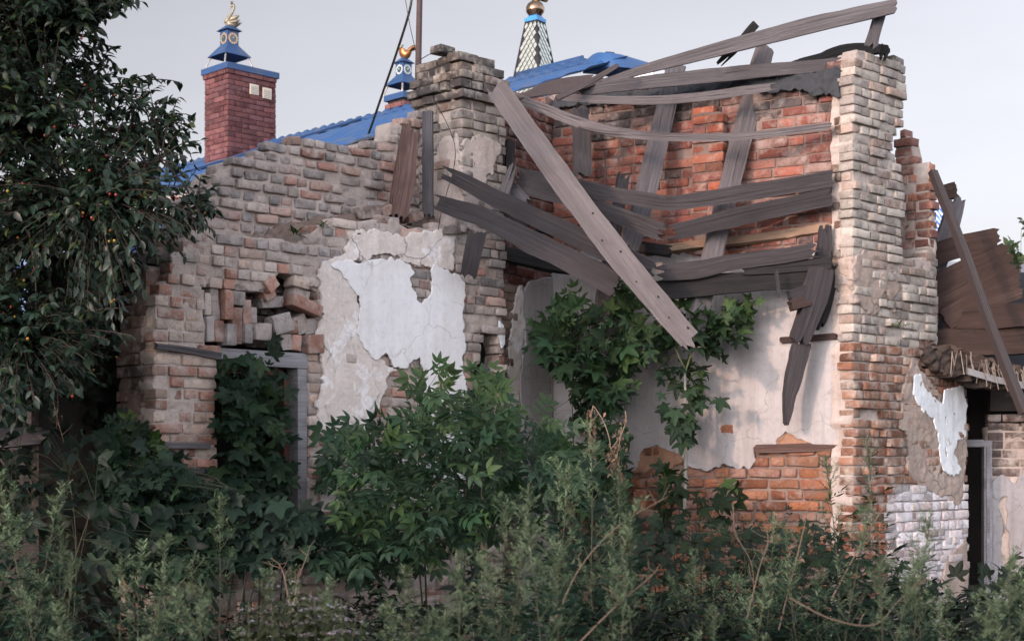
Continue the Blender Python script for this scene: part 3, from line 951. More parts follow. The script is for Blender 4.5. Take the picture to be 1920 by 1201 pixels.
pl_poly = PL.poly([(1560, 1330), (1578, 1000), (1575, 830), (1576, 650), (1572, 560), (1562, 500), (1561, 300), (1566, 150), (1572, 120), (1580, 108), (1602, 96), (1602, 1330)])
pl_poly[:, 0] = np.minimum(pl_poly[:, 0], .42 - .125)
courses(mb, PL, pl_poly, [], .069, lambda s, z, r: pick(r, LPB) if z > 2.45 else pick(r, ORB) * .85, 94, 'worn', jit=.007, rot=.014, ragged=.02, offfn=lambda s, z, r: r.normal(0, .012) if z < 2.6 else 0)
sheet(mb, PL, pl_poly, [], .024, -.030, .18, .008, .015, 12, 16, 95, 1, (1, 1, 1), .02)
rp = np.random.default_rng(96)
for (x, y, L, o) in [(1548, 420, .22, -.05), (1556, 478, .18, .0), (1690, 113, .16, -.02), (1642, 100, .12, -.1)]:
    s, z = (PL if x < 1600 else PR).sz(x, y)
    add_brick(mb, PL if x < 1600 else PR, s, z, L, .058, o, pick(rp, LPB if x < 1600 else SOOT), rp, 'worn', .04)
# white-limed lower courses are part of the pier; whole wall one part
pier = obj("corner_pier", mb, [BR_PALE, MORTAR], house, True)
mb = MB()
sheet(mb, PR, PR.poly([(1602, 470), (1640, 480), (1668, 505), (1690, 540), (1672, 580), (1660, 560), (1640, 585), (1610, 575), (1602, 560)]), [], .013, .004, .04, .009, .06, 12, 16, 97)
sheet(mb, PL, PL.poly([(1566, 488), (1598, 480), (1600, 560), (1570, 566)]), [], .013, .0, .04, .009, .05, 12, 16, 98)
obj("mortar_smear", mb, PL_SAND, pier, True)
mb = MB()
sheet(mb, PR, PR.poly([(1708, 668), (1722, 690), (1740, 715), (1768, 745), (1790, 730), (1806, 725), (1812, 800), (1808, 900), (1800, 940), (1790, 945), (1782, 925), (1764, 930), (1740, 920), (1716, 905), (1700, 880), (1702, 820), (1688, 800), (1690, 740), (1702, 700)]), [], .011, .008, .022, .008, .02, 24, 14, 99)
obj("sandy_plaster", mb, PL_SAND, pier, True)
mb = MB()
sheet(mb, PR, PR.poly([(1714, 708), (1722, 705), (1730, 730), (1748, 748), (1766, 765), (1770, 735), (1800, 728), (1808, 760), (1806, 815), (1790, 822), (1784, 850), (1798, 880), (1785, 890), (1768, 880), (1762, 860), (1758, 810), (1748, 780), (1726, 765), (1712, 738)]), [PR.poly([(1768, 760), (1771, 760), (1774, 860), (1768, 860)])], .008, .016, .010, .003, .014, 28, 10, 100, 0, (1, 1, 1), -.014)
obj("pale_blue_plaster", mb, PL_BLUE, pier, True)
mb = MB()
sheet(mb, PR, PR.poly([(1758, 1120), (1775, 1040), (1812, 1010), (1818, 1330), (1750, 1330)]), [], .02, .014, .03, .006, .02, 12, 8, 101)
obj("base_render", mb, PL_SAND, pier, True)
mb = MB()
wl = PR.poly([(1684, 1085), (1680, 925), (1725, 918), (1815, 935), (1816, 1010), (1775, 1045), (1765, 1085)])
courses(mb, PR, wl, [], .0775, lambda s, z, r: pick(r, [(.68, .65, .68), (.62, .58, .62), (.72, .69, .72), (.54, .43, .43)]), 103, 'worn', off=.006, jit=.003, depth=.1, bl=.85)
obj("whitewashed_courses", mb, BR_WHITE, pier, True)

# second, redder pier just behind
Qc = PR.pt(PR.sz(1742, 400)[0], 0, -.02)[:2] + .02 * U
QL = Fr(Qc + .36 * Vv, -Vv); QR = Fr(Qc, U)
mb = MB()
qa = QL.poly([(1672, 500), (1676, 268), (1690, 250), (1700, 250), (1712, 270), (1738, 292), (1742, 500)]); qa[:, 0] = np.minimum(qa[:, 0], .36 - .12)
qb = QR.poly([(1742, 660), (1742, 300), (1750, 306), (1756, 330), (1758, 660)])
cq = lambda s, z, r: pick(r, [(.34, .15, .115), (.38, .175, .125), (.30, .16, .135), (.26, .13, .11)]) if z > 3.25 else pick(r, RPB) * .8
courses(mb, QL, qa, [], .073, cq, 105, 'worn', jit=.012, ragged=.015)
courses(mb, QR, qb, [], .073, cq, 106, 'worn', jit=.01)
sheet(mb, QL, qa, [], .03, -.012, .12, .01, .01, 12, 14, 107, 1, (1, 1, 1), .012)
sheet(mb, QR, qb, [], .02, -.006, .12, .012, .01, 12, 14, 108, 1, (1, 1, 1), .005)
obj("rear_pier", mb, [BR_RED, MORTAR], house, True)

# ---- side entrance wall beyond the pier: door frame, plaster with shade put into its grey, dark interior
DW = Fr(P(1812, 870, 12.5)[:2], (1, -.10))
mb = MB()
dwp = DW.poly([(1852, 1330), (1852, 800), (2150, 790), (2150, 1330)])
courses(mb, DW, DW.poly([(1852, 900), (1852, 770), (2150, 770), (2150, 900)]), [], .075, lambda s, z, r: pick(r, [(.16, .125, .115), (.13, .10, .095), (.19, .15, .13)]), 111, 'worn')
sheet(mb, DW, dwp, [], .03, -.01, .2, .01, .01, 12, 14, 113, 1, (1, 1, 1), .0)
side = obj("entrance_wall", mb, [BR_GREY, MORTAR], house, True)
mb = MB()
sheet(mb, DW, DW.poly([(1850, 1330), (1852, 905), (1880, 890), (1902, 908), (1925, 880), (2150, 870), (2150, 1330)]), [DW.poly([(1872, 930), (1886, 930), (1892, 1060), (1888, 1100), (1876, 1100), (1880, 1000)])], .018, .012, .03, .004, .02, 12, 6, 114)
obj("shaded_plaster", mb, PL_SHADED, side, True)
mb = MB()
wbar(mb, 1843, 826, 1858, 1250, .05, -.06, 0, DW)
s0, z1 = DW.sz(1814, 824); s1, _ = DW.sz(1843, 826)
mb.box(DW.pt(s0 - .15, z1 - .06, -.06), DW.d3 * (s1 - s0 + .15 - .001), np.array((0, 0, .06)), DW.n3 * .11)
dfm = obj("door_frame", mb, WOOD_P, house)
mb = MB()
s9, _ = DW.sz(1850, 900)
mb.box(DW.pt(s9 - .012, -.1, .051), DW.d3 * .024, np.array((0, 0, z1 + .04)), DW.n3 * .012)
obj("frame_moulding", mb, WOOD_P, dfm)
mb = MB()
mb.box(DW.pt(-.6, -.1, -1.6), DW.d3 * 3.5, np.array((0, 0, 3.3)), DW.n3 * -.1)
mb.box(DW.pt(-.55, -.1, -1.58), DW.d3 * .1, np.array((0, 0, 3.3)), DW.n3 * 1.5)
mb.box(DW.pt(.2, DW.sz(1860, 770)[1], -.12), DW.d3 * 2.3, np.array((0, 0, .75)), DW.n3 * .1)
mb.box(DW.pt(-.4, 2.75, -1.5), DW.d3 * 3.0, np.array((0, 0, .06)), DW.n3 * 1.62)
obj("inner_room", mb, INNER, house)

# ---- sagging reed-and-clay eave over the side entrance
rge = np.random.default_rng(120)
mb = MB()
Ee = Fr(PR.pt(PR.sz(1728, 660)[0], 0, .0)[:2], np.array(P(1990, 870, 11.9)[:2]) - PR.pt(PR.sz(1728, 660)[0], 0, .0)[:2])
ev = Ee.poly([(1726, 632), (1760, 640), (1800, 655), (1850, 675), (1925, 690), (1990, 700), (1990, 736), (1925, 722), (1850, 708), (1800, 692), (1770, 690), (1735, 668)])
for lay in range(3):
    sheet(mb, Ee, ev + np.array((0, -.03 * lay)), [], .011, .03 * lay - .03, .2, .045, .05, 12, 17, 130 + lay, 0, [(.075, .055, .048), (.11, .08, .068), (.055, .045, .042)][lay])
eave = obj("sagging_eave", mb, DEBRIS, house, True)
mb = MB()
for k in range(130):
    t = rge.uniform(.2, 2.3)
    z = np.interp(Ee.o[0] * 0 + t, ev[:6, 0], ev[:6, 1]) - rge.uniform(.0, .08)
    p0 = Ee.pt(t, z, .06 + rge.uniform(0, .05)); p1 = p0 + np.array((rge.normal(0, .03), rge.normal(0, .03), -rge.uniform(.08, .19)))
    mb.tube([p0, (p0 + p1) / 2 + rge.normal(0, .004, 3), p1], .004, 4, pick(rge, [(.2, .165, .14), (.13, .10, .085), (.26, .22, .19)]))
obj("reed_lath", mb, STEM, eave)["kind"] = "stuff"
mb = MB()
sp = Ee.poly([(1800, 697), (1850, 712), (1925, 728), (1990, 738)])
for a, b in zip(sp[:-1], sp[1:]):
    p, q_ = Ee.pt(a[0], a[1], .10), Ee.pt(b[0], b[1], .10)
    mb.cbox((p + q_) / 2, q_ - p, Ee.n3 * .012, np.array((0, 0, .05)))
obj("metal_edge_strip", mb, STEEL, eave)

# ================================================================== NEIGHBOUR HOUSE WITH BLUE ROOF
R0 = np.array(P(780, 205, 19.0)); RD = np.array((S2, -S2, 0)); DD = np.array((-S2, -S2, 0))
neigh = thing("neighbour_house", (R0[0], R0[1] + 2, 0), "newer house with blue metal tile roof and plum brick chimneys rising behind the ruin", "house")
def roof_pt(s, r, drop=.445):
    return R0 + RD * s + DD * r - np.array((0, 0, 1)) * drop * r
def s_at(px, r=0.0):
    a = (px - CX) / F
    o = R0 + DD * r
    return (a * o[1] - o[0]) / (RD[0] - a * RD[1])
def roof_sheet(mbb, s0, s1, r0, r1, step=.35, wave=.19, amp=.026, drop=.445, mi=0):
    n = int((s1 - s0) / wave * 8); m = int((r1 - r0) / step * 4) + 1
    s = np.linspace(s0, s1, n); r = np.linspace(r0, r1, m)
    Sg, Rg = np.meshgrid(s, r, indexing='ij')
    h = amp * np.cos(Sg / wave * 2 * math.pi) + .02 * ((Rg / step) % 1.0)
    V = R0 + RD * Sg[..., None] + DD * Rg[..., None] + np.stack([0 * h, 0 * h, h - drop * Rg], -1)
    i, j = np.meshgrid(np.arange(n - 1), np.arange(m - 1), indexing='ij'); i, j = i.ravel(), j.ravel()
    mbb.add(V.reshape(-1, 3), [np.stack([i * m + j, i * m + j + 1, (i + 1) * m + j + 1, (i + 1) * m + j], 1)], (1, 1, 1), mi)
sv = s_at(668)
mb = MB()
roof_sheet(mb, s_at(120), sv, .02, 1.5)
roof_sheet(mb, sv, s_at(1180), .02, 4.2, drop=.40)
roof = obj("roof", mb, BLUE, neigh, True)
mb = MB()
n_ = 260
ss = np.linspace(s_at(120), s_at(1150), n_)
pts = [roof_pt(s, 0) + np.array((0, 0, .035 + .014 * math.cos(s / .19 * 6.283))) for s in ss]
for k, (rr, zz) in enumerate([(0, 0)]):
    mb.tube(pts, .055, 6)
mb.cbox(roof_pt((s_at(955) + s_at(1080)) / 2, -.12) + np.array((0, 0, .05)), RD * (s_at(1080) - s_at(955)), np.array((.02, .02, 0)), np.array((0, 0, .14)))
obj("ridge_cap", mb, BLUE_D, roof, True)
mb = MB()
ce = P(1153, 134, 16.6)
for a0, a1 in [(0, 1)]:
    pr_ = []
    for t in np.linspace(0, math.pi, 13):
        pr_.append(ce + RD * (.21 * math.cos(t)) + np.array((0, 0, .19 * math.sin(t))))
    pr_ = np.array(pr_)
    back_ = pr_ + np.array((S2, S2, 0)) * 1.6
    front_ = pr_ + DD * .3 + np.array((0, 0, -.04))
    n1 = len(pr_)
    V = np.concatenate([front_, pr_, back_])
    f = [[k, k + 1, n1 + k + 1, n1 + k] for k in range(n1 - 1)] + [[n1 + k, n1 + k + 1, 2 * n1 + k + 1, 2 * n1 + k] for k in range(n1 - 1)]
    mb.add(V, [np.array(f), np.array([list(range(n1))[::-1]])])
obj("hip_end_tile", mb, BLUE, roof, True)
mb = MB()
v0, v1 = roof_pt(sv, .05) + np.array((0, 0, .06)), roof_pt(sv, 4.2, .40) + np.array((0, 0, .06))
mb.cbox((v0 + v1) / 2, v1 - v0, RD * .32, np.array((0, 0, .03)))
obj("valley_flashing", mb, BLUE_D, roof)
mb = MB()
e0, e1 = roof_pt(s_at(100, 1.5), 1.52), roof_pt(sv, 1.52)
mb.cbox((e0 + e1) / 2 - np.array((0, 0, .06)), e1 - e0, DD * .07, np.array((0, 0, .07)))
obj("gutter", mb, STEEL, roof)
mb = MB()
w0, w1_ = roof_pt(s_at(120, 1.1), 1.1), roof_pt(sv + 6, 1.1)
mb.box(np.array((w0[0], w0[1], 0)), w1_ - w0, -DD * .3, np.array((0, 0, w0[2] - .08)))
obj("house_wall", mb, WHITEW, neigh)

def pier_chimney(name, corner, Lu, Lv, z0, z1, ph, cols, seed, parent, fl=.24, u=U, v=Vv):
    mb = MB()
    fa = Fr(corner, u); fb = Fr(np.array(corner) + Lv * v, -v)
    k = 0; z = z0
    rg = np.random.default_rng(seed)
    while z + ph <= z1 + .001:
        o = .02 if z + 2 * ph > z1 else 0.0
        rect = lambda a, b: np.array([(a, z + .004), (b, z + .004), (b, z + ph - .004), (a, z + ph - .004)])
        cf = lambda s, zz, r: pick(r, cols)
        for fr_, a, b in ((fa, -o, Lu + o), (fb, -o, Lv - .03)):
            cur = a + (0 if k % 2 else -fl / 2)
            while cur < b:
                x0, x1 = max(cur, a), min(cur + fl, b)
                if x1 - x0 > .03:
                    add_brick(mb, fr_, (x0 + x1) / 2, z + ph / 2, x1 - x0 - .005, ph - .008, o + rg.normal(0, .002), pick(rg, cols), rg, 'sharp', .002, .04)
                cur += fl + .004
        z += ph; k += 1
    mb.box(fa.pt(.012, z0 - .6, -.014), fa.d3 * (Lu - .024), np.array((*v, 0)) * (Lv - .028), np.array((0, 0, z1 - z0 + .6)), (1, 1, 1), 1)
    return obj(name, mb, [BR_TILE, m_plain("dark_joint", (.03, .018, .018), .9)], parent, True), fa, fb

def cowl(par, c, a, zb, legz, u=U, v=Vv, ring=RING, sc=1.0):
    """sheet-metal chimney hood on four legs with a little clock house"""
    u3, v3 = np.array((*u, 0)), np.array((*v, 0)); up = np.array((0, 0, 1.))
    mb = MB()
    b = .092 * sc
    base = [c + up * zb + u3 * a * i + v3 * a * j for i, j in ((-1, -1), (1, -1), (1, 1), (-1, 1))]
    topq = [c + up * (zb + .17 * sc) + u3 * b * i + v3 * b * j for i, j in ((-1, -1), (1, -1), (1, 1), (-1, 1))]
    mb.add(base + topq, [np.array([[k, (k + 1) % 4, 4 + (k + 1) % 4, 4 + k] for k in range(4)]), np.array([[3, 2, 1, 0]])])
    hood = obj("chimney_hood", mb, BLUE_D, par)
    mb = MB()
    mb.box(c + up * (zb + .13 * sc) - u3 * b - v3 * b, u3 * 2 * b, v3 * 2 * b, up * .24 * sc)
    zt = zb + .37 * sc; e = b * 1.42
    r4 = [c + up * zt + u3 * e * i + v3 * e * j for i, j in ((-1, -1), (1, -1), (1, 1), (-1, 1))] + [c + up * (zt + .115 * sc)]
    mb.add(r4, [np.array([[k, (k + 1) % 4, 4] for k in range(4)]), np.array([[3, 2, 1, 0]])])
    obj("clock_house", mb, BLUE_D, par)
    for nrm, side in ((-v3, u3), (-u3, v3)):
        for kind in (0, 1):
            mb = MB()
            cc = c + up * (zb + .255 * sc) + nrm * (b + .004 + .003 * kind)
            V, f = [], []
            n = 28
            ro, ri = (.078 * sc, .052 * sc) if kind == 0 else (.050 * sc, 0)
            for t in range(n):
                an = t / n * 2 * math.pi
                dirv = side * math.cos(an) + up * math.sin(an)
                V += [cc + dirv * ro, cc + dirv * ri, cc + dirv * ro - nrm * .006]
            for t in range(n):
                q = (t + 1) % n
                f += [[3 * t, 3 * t + 1, 3 * q + 1, 3 * q], [3 * t, 3 * q, 3 * q + 2, 3 * t + 2]]
            mb.add(V, [np.array(f)])
            if kind == 0:
                for h in range(12):
                    an = h / 12 * 2 * math.pi
                    dirv = side * math.cos(an) + up * math.sin(an); tv = side * -math.sin(an) + up * math.cos(an)
                    mb.cbox(cc + dirv * .065 * sc + nrm * .004, dirv * .016 * sc, tv * .005 * sc, nrm * .004, (1, 1, 1), 1)
            else:
                for an, L in ((1.1, .034), (2.5, .024)):
                    dirv = side * math.cos(an) + up * math.sin(an); tv = side * -math.sin(an) + up * math.cos(an)
                    mb.cbox(cc + dirv * L / 2 * sc + nrm * .004, dirv * L * sc, tv * .006 * sc, nrm * .003, (1, 1, 1), 1)
            obj("clock_dial" if kind == 0 else "clock_face", mb, [ring if kind == 0 else GLASSY, BLACK if kind == 0 else ring], par)
    for i, j in ((-1, -1), (1, -1), (1, 1), (-1, 1)):
        mb = MB()
        p0 = c + u3 * a * .80 * i + v3 * a * .80 * j + up * (zb + .02)
        p1 = c + u3 * a * 1.02 * i + v3 * a * 1.02 * j + up * (legz + .04)
        mb.tube([p0, p1, p1 - up * .09], .013, 6)
        obj("hood_leg", mb, STEEL, par)
    return zt + .115 * sc

def fan_poly(mbb, pts, y, thick, normal=np.array((0, 1., 0)), dome=.0):
    """sheet-metal shape: closed outline, real thickness, slightly domed faces"""
    pts = np.array(pts)
    n = len(pts)
    c = pts.mean(0)
    ring = c + (pts - c) * .55
    fz = normal * thick / 2
    V = np.concatenate([pts - fz * .3, ring - fz - normal * dome, [c - fz - normal * dome * 1.3], pts + fz * .3, ring + fz + normal * dome, [c + fz + normal * dome * 1.3]])
    f4, f3 = [], []
    for k in range(n):
        q = (k + 1) % n
        f4 += [[k, q, n + q, n + k]]
        f3 += [[n + k, n + q, 2 * n]]
        b0 = 2 * n + 1
        f4 += [[b0 + q, b0 + k, b0 + n + k, b0 + n + q], [q, k, b0 + k, b0 + q]]
        f3 += [[b0 + n + q, b0 + n + k, b0 + 2 * n]]
    mbb.add(V, [np.array(f4), np.array(f3)])

PLUM = [(.135, .058, .062), (.155, .066, .07), (.115, .05, .056), (.17, .08, .082), (.145, .072, .082)]
c1 = np.array(P(427, 300, 21.0)); 
zt1 = P(427, 124, 21.0)[2]
ch1, fa1, fb1 = pier_chimney("brick_chimney", c1[:2], .83, .585, c1[2] - .1, zt1, .0735, PLUM, 140, neigh)
mb = MB()
mb.box(fa1.pt(-.035, zt1 - .03, .035), fa1.d3 * .9, np.array((*Vv, 0)) * .655, np.array((0, 0, .085)))
obj("chimney_cap", mb, BLUE_D, ch1)
cc1 = np.array((*P(430, 100, 21.35)[:2], 0))
zleg = zt1 + .055
ztop = cowl(ch1, cc1, .225, P(430, 107, 21.3)[2], zleg, sc=1.02)
for x0, x1, y0, y1 in ((468, 484, 157, 176), (492, 508, 164, 184)):
    s0, z1 = fa1.sz(x0, y0); s1, _ = fa1.sz(x1, y0); _, z0 = fa1.sz((x0), y1)
    mb = MB()
    mb.box(fa1.pt(s0, z0, -.0), fa1.d3 * (s1 - s0), np.array((0, 0, z1 - z0)), fa1.n3 * .016)
    for k in range(5):
        mb.box(fa1.pt(s0 + .015, z0 + .014 + (z1 - z0 - .03) * k / 5, .0165), fa1.d3 * (s1 - s0 - .03), np.array((0, 0, .008)), fa1.n3 * .004, (1, 1, 1), 1)
    obj("vent_cover", mb, [VENTM, STEEL], ch1)
# flashing at its foot
mb = MB()
mb.box(fa1.pt(-.06, c1[2] - .25, .06), fa1.d3 * .95, np.array((*Vv, 0)) * .7, np.array((0, 0, .24)))
obj("chimney_flashing", mb, BLUE_D, ch1)
# crowned swan
Ys = 21.35
sp_ = lambda x, y: P(360 + x / 7.5, y / 7.5, Ys)
mb = MB()
body = [(472, 300), (498, 275), (540, 285), (600, 315), (650, 320), (705, 322), (672, 352), (630, 383), (580, 398), (520, 402), (485, 388), (466, 350)]
fan_poly(mb, [sp_(*p) for p in body], Ys, .05, dome=.03)
mb.tube([sp_(485, 330), sp_(497, 285), sp_(530, 230), sp_(565, 180), sp_(588, 130), sp_(594, 95), sp_(582, 72), sp_(566, 76), sp_(556, 98)], [.04, .034, .024, .019, .018, .020, .024, .024, .013], 8)
mb.tube([sp_(556, 98), sp_(545, 112), sp_(533, 128)], [.013, .008, .002], 6)
swan = obj("swan_weathervane", mb, SWANC, ch1, True)
for wing, dy in (([(520, 305), (545, 262), (590, 235), (640, 226), (682, 236), (660, 265), (640, 290), (590, 308)], -.045), ([(530, 335), (560, 318), (620, 300), (660, 292), (690, 300), (672, 322), (630, 345), (570, 350)], -.06)):
    mb = MB()
    fan_poly(mb, [sp_(*p) + np.array((0, dy, 0)) for p in wing], Ys, .02, dome=.012)
    obj("swan_wing", mb, SWANC, ch1, True)
mb = MB()
for dx in (-20, -8, 6, 18):
    mb.tube([sp_(560, 62), sp_(560 + dx, 22)], [.007, .003], 5)
mb.tube([sp_(548, 60), sp_(575, 58)], .012, 6)
obj("swan_crown", mb, IRON, ch1)
mb = MB()
mb.tube([P(429.6, 66, Ys), sp_(522, 400)], .008, 6)
mb.tube([sp_(522 + 26 * math.cos(t), 425 + 24 * math.sin(t)) for t in np.linspace(-.4, 4.6, 14)], .006, 5)
obj("vane_spindle", mb, IRON, ch1)

# second chimney, with rooster
c2 = np.array(P(757, 230, 20.5))
zt2_ = P(757, 180, 20.5)[2]
ch2, fa2, fb2 = pier_chimney("brick_chimney", c2[:2], .42, .36, c2[2] - .35, zt2_, .073, [(.20, .10, .10), (.22, .11, .11), (.18, .09, .09)], 150, neigh)
mb = MB()
mb.box(fa2.pt(-.03, zt2_ - .02, .03), fa2.d3 * .48, np.array((*Vv, 0)) * .42, np.array((0, 0, .08)))
obj("chimney_cap", mb, BLUE_D, ch2)
cc2 = np.array((*P(757, 150, 20.8)[:2], 0))
cowl(ch2, cc2, .19, P(757, 162, 20.8)[2], zt2_ + .06, ring=RINGW, sc=.86)
Yr = 20.8
rp_ = lambda x, y: P(700 + x / 6.0, 60 + y / 6.0, Yr)
mb = MB()
fan_poly(mb, [rp_(*p) for p in [(290, 190), (300, 160), (318, 172), (330, 215), (370, 232), (395, 215), (412, 175), (440, 150), (475, 150), (478, 200), (468, 185), (445, 190), (430, 240), (410, 285), (375, 312), (352, 325), (320, 300), (296, 262), (288, 225)]], Yr, .05, dome=.025)
obj("rooster_weathervane", mb, COPPER, ch2, True)
mb = MB()
fan_poly(mb, [rp_(*p) for p in [(282, 190), (292, 180), (300, 160), (290, 150), (305, 152), (312, 143), (322, 152), (342, 146), (330, 165), (318, 182), (300, 200)]], Yr, .055, dome=.006)
obj("rooster_comb", mb, m_plain("verdigris", (.28, .33, .27), .5, .5), ch2)
mb = MB()
mb.lathe(rp_(350, 350), [(0.001, -.02), (.016, -.012), (.02, 0), (.016, .012), (.001, .02)], 12)
mb.tube([rp_(350, 320), P(757, 127, Yr)], .006, 6)
obj("vane_spindle", mb, IRON, ch2)

# shingled spire with a gilded onion
Yp = 22.0
cs = P(1003.5, 150, Yp)
mb = MB(); mr = MB()
u3, v3 = np.array((math.cos(.93), math.sin(.93), 0)), np.array((-math.sin(.93), math.cos(.93), 0))
zb_, zt_ = P(0, 190, Yp)[2], P(0, 43, Yp)[2]
ha, hb = .235 * 1.16, .098
def sp_pt(i, j, z):
    t = (z - zb_) / (zt_ - zb_); h = ha + (hb - ha) * t
    return np.array((cs[0], cs[1], 0)) + (u3 * i + v3 * j) * h + np.array((0, 0, z))
mb.add([sp_pt(i, j, z) * np.array((1, 1, 1)) for z in (zb_, zt_) for i, j in ((-1, -1), (1, -1), (1, 1), (-1, 1))], [np.array([[k, (k + 1) % 4, 4 + (k + 1) % 4, 4 + k] for k in range(4)]), np.array([[4, 5, 6, 7]])])
spire = obj("shingled_spire", mb, DARKGAP, neigh)
ms = MB()
cor = [(-1, -1), (1, -1), (1, 1), (-1, 1)]
rows_ = 9
for k in range(4):
    (i0, j0), (i1, j1) = cor[k], cor[(k + 1) % 4]
    nrm = (u3 * (i0 + i1) + v3 * (j0 + j1)) / 2
    dz = (zt_ - zb_) / rows_
    for r in range(rows_ * 2 - 1):
        z = zb_ + (r + 1) * dz / 2 * 1.0
        h = ha + (hb - ha) * (z - zb_) / (zt_ - zb_)
        w = dz * .62 / h
        m_ = int(1 / w) + 2
        for q in range(-m_, m_ + 1):
            t = q * w + (w / 2 if r % 2 else 0)
            if abs(t) > 1 - w * .35: continue
            P4 = []
            for dt, dzz, lift in ((0, -dz * .5, .016), (w * .5, 0, .008), (0, dz * .5, .002), (-w * .5, 0, .008)):
                tt = np.clip(t + dt * .86, -1, 1)
                f0 = (1 - tt) / 2; f1 = (1 + tt) / 2
                zz = z + dzz * .84
                P4.append(sp_pt(i0 * f0 + i1 * f1, j0 * f0 + j1 * f1, zz) + nrm * (lift + .004))
            ms.add(P4, [np.array([[0, 1, 2, 3]])])
obj("silver_shingles", ms, SILVER, spire)
mb = MB()
for i, j in cor:
    mb.tube([sp_pt(i * 1.01, j * 1.01, zb_), sp_pt(i * 1.02, j * 1.02, zt_)], .014, 5)
obj("spire_edge", mb, DARKGAP, spire)
mb = MB()
mb.cbox(np.array((cs[0], cs[1], zt_ + .03)), u3 * hb * 2.35, v3 * hb * 2.35, np.array((0, 0, .05)))
mb.cbox(np.array((cs[0], cs[1], zt_ + .07)), u3 * hb * 1.7, v3 * hb * 1.7, np.array((0, 0, .04)))
obj("spire_collar", mb, m_plain("bright_blue_paint", (.03, .22, .55), .4), spire)
mb = MB()
zo = zt_ + .09
mb.lathe(np.array((cs[0], cs[1], zo)), [(.001, 0), (.085, .0), (.095, .015), (.10, .03), (.125, .06), (.134, .10), (.13, .14), (.108, .185), (.07, .215), (.03, .235), (.012, .26), (.001, .27)], 36, rfn=lambda t: 1 + .035 * abs(math.sin(t * 8)))
obj("onion_dome", mb, m_plain("dark_gilding", (.26, .18, .125), .25, .95, .5, .2, 20, .03), spire, True)
mb = MB()
oz = zo + .26
Yv = cs[1]
vv = lambda x, y: P(940 + x / 6.0, y / 6.0, Yv)
mb.tube([vv(376, 70), vv(376, -6)], .01, 6)
fan_poly(mb, [vv(*p) for p in [(340, -40), (345, 10), (365, 32), (385, 35), (410, 18), (440, 5), (480, 10), (508, 28), (530, 8), (520, -30), (430, -90)]], Yv, .04, dome=.02)
obj("fish_weathervane", mb, GOLD, spire, True)

# blue sheet-metal building beyond the cherry tree, and the far right blue roof scrap
fb = thing("blue_shed", P(120, 870, 15.5) * np.array((1, 1, 0)), "blue sheet metal shed glimpsed through gaps in the cherry leaves", "shed")
mb = MB()
p0, p1 = P(-260, 870, 15.5), P(420, 870, 16.6)
dv = (p1 - p0); dv[2] = 0; L = np.linalg.norm(dv); dv /= L; nv = np.array((dv[1], -dv[0], 0))
n = int(L / .02)
xs = np.linspace(0, L, n); off = .02 * np.sign(np.sin(xs / .2 * 6.283)) * np.minimum(1, np.abs(np.sin(xs / .2 * 6.283)) * 2.5)
zt3 = P(200, 395, 16.0)[2]
V = np.concatenate([[p0 * np.array((1, 1, 0)) + dv * x + nv * o + np.array((0, 0, z)) for x, o in zip(xs, off)] for z in (2.75, zt3)])
mb.add(V, [np.array([[k, k + 1, n + k + 1, n + k] for k in range(n - 1)])])
obj("metal_cladding", mb, BLUE, fb, True)
mb = MB()
mb.box(p0 * np.array((1, 1, 0)) - nv * .5 + np.array((0, 0, 0)) - nv * .6, dv * L, nv * 1.0, np.array((0, 0, zt3 - .02)))
obj("shed_body", mb, INNER, fb)
fs = thing("striped_shed", P(1766, 870, 18) * np.array((1, 1, 0)), "blue and white ribbed metal roof edge seen just right of the red pier", "shed")
mb = MB()
a0, a1 = P(1735, 430, 18), P(1800, 470, 18)
nx_ = 60
for_ = []
xs = np.linspace(0, 1, nx_)
V = []
for t in xs:
    p = P(1700 + 110 * t, 480, 18.0 - .6 * t); V.append(p + np.array((0, .015 * math.sin(t * 60), 0)))
for t in xs:
    p = P(1715 + 70 * t, 372 + 8 * t, 19.2 - .6 * t); V.append(p + np.array((0, .015 * math.sin(t * 60), 0)))
mb.add(V, [np.array([[k, k + 1, nx_ + k + 1, nx_ + k] for k in range(nx_ - 1)])])
mst = M("striped_blue_metal"); uvx = mst.mapping(mst.coord(), (9, 9, 0))
wv = mst.n("ShaderNodeTexWave"); mst.l(uvx, wv.inputs['Vector']); wv.inputs['Scale'].default_value = 1.0
mst.bsdf(mst.ramp(wv.outputs[1], [(.5, (.05, .17, .5)), (.56, (.6, .65, .75))]), .4)
obj("ribbed_roof", mb, mst.m, fs, True)
mb = MB()
mb.box(P(1715, 480, 18.4) * np.array((1, 1, 0)), np.array((.55, 0, 0)), np.array((0, .5, 0)), np.array((0, 0, P(0, 490, 18.4)[2])))
obj("shed_body", mb, WHITEW, fs)
ds = thing("distant_house", P(1905, 870, 40) * np.array((1, 1, 0)), "grey roofed house far beyond the stacked roof boards at the right edge", "house")
mb = MB()
p = P(1893, 520, 40)
mb.box(p * np.array((1, 1, 0)), np.array((6, 0, 0)), np.array((0, 4, 0)), np.array((0, 0, p[2])))
obj("house_wall", mb, WHITEW, ds)
mb = MB()
q1 = P(1888, 522, 39.8); q2 = P(1896, 488, 41.5)
mb.add([q1, q1 + np.array((7, 0, 0)), q2 + np.array((7, 0, 0)), q2, q1 + np.array((0, 4, 0)), q1 + np.array((7, 4, 0))], [np.array([[0, 1, 2, 3], [3, 2, 5, 4]])])
obj("roof", mb, m_plain("grey_roof", (.16, .16, .19), .7), ds)

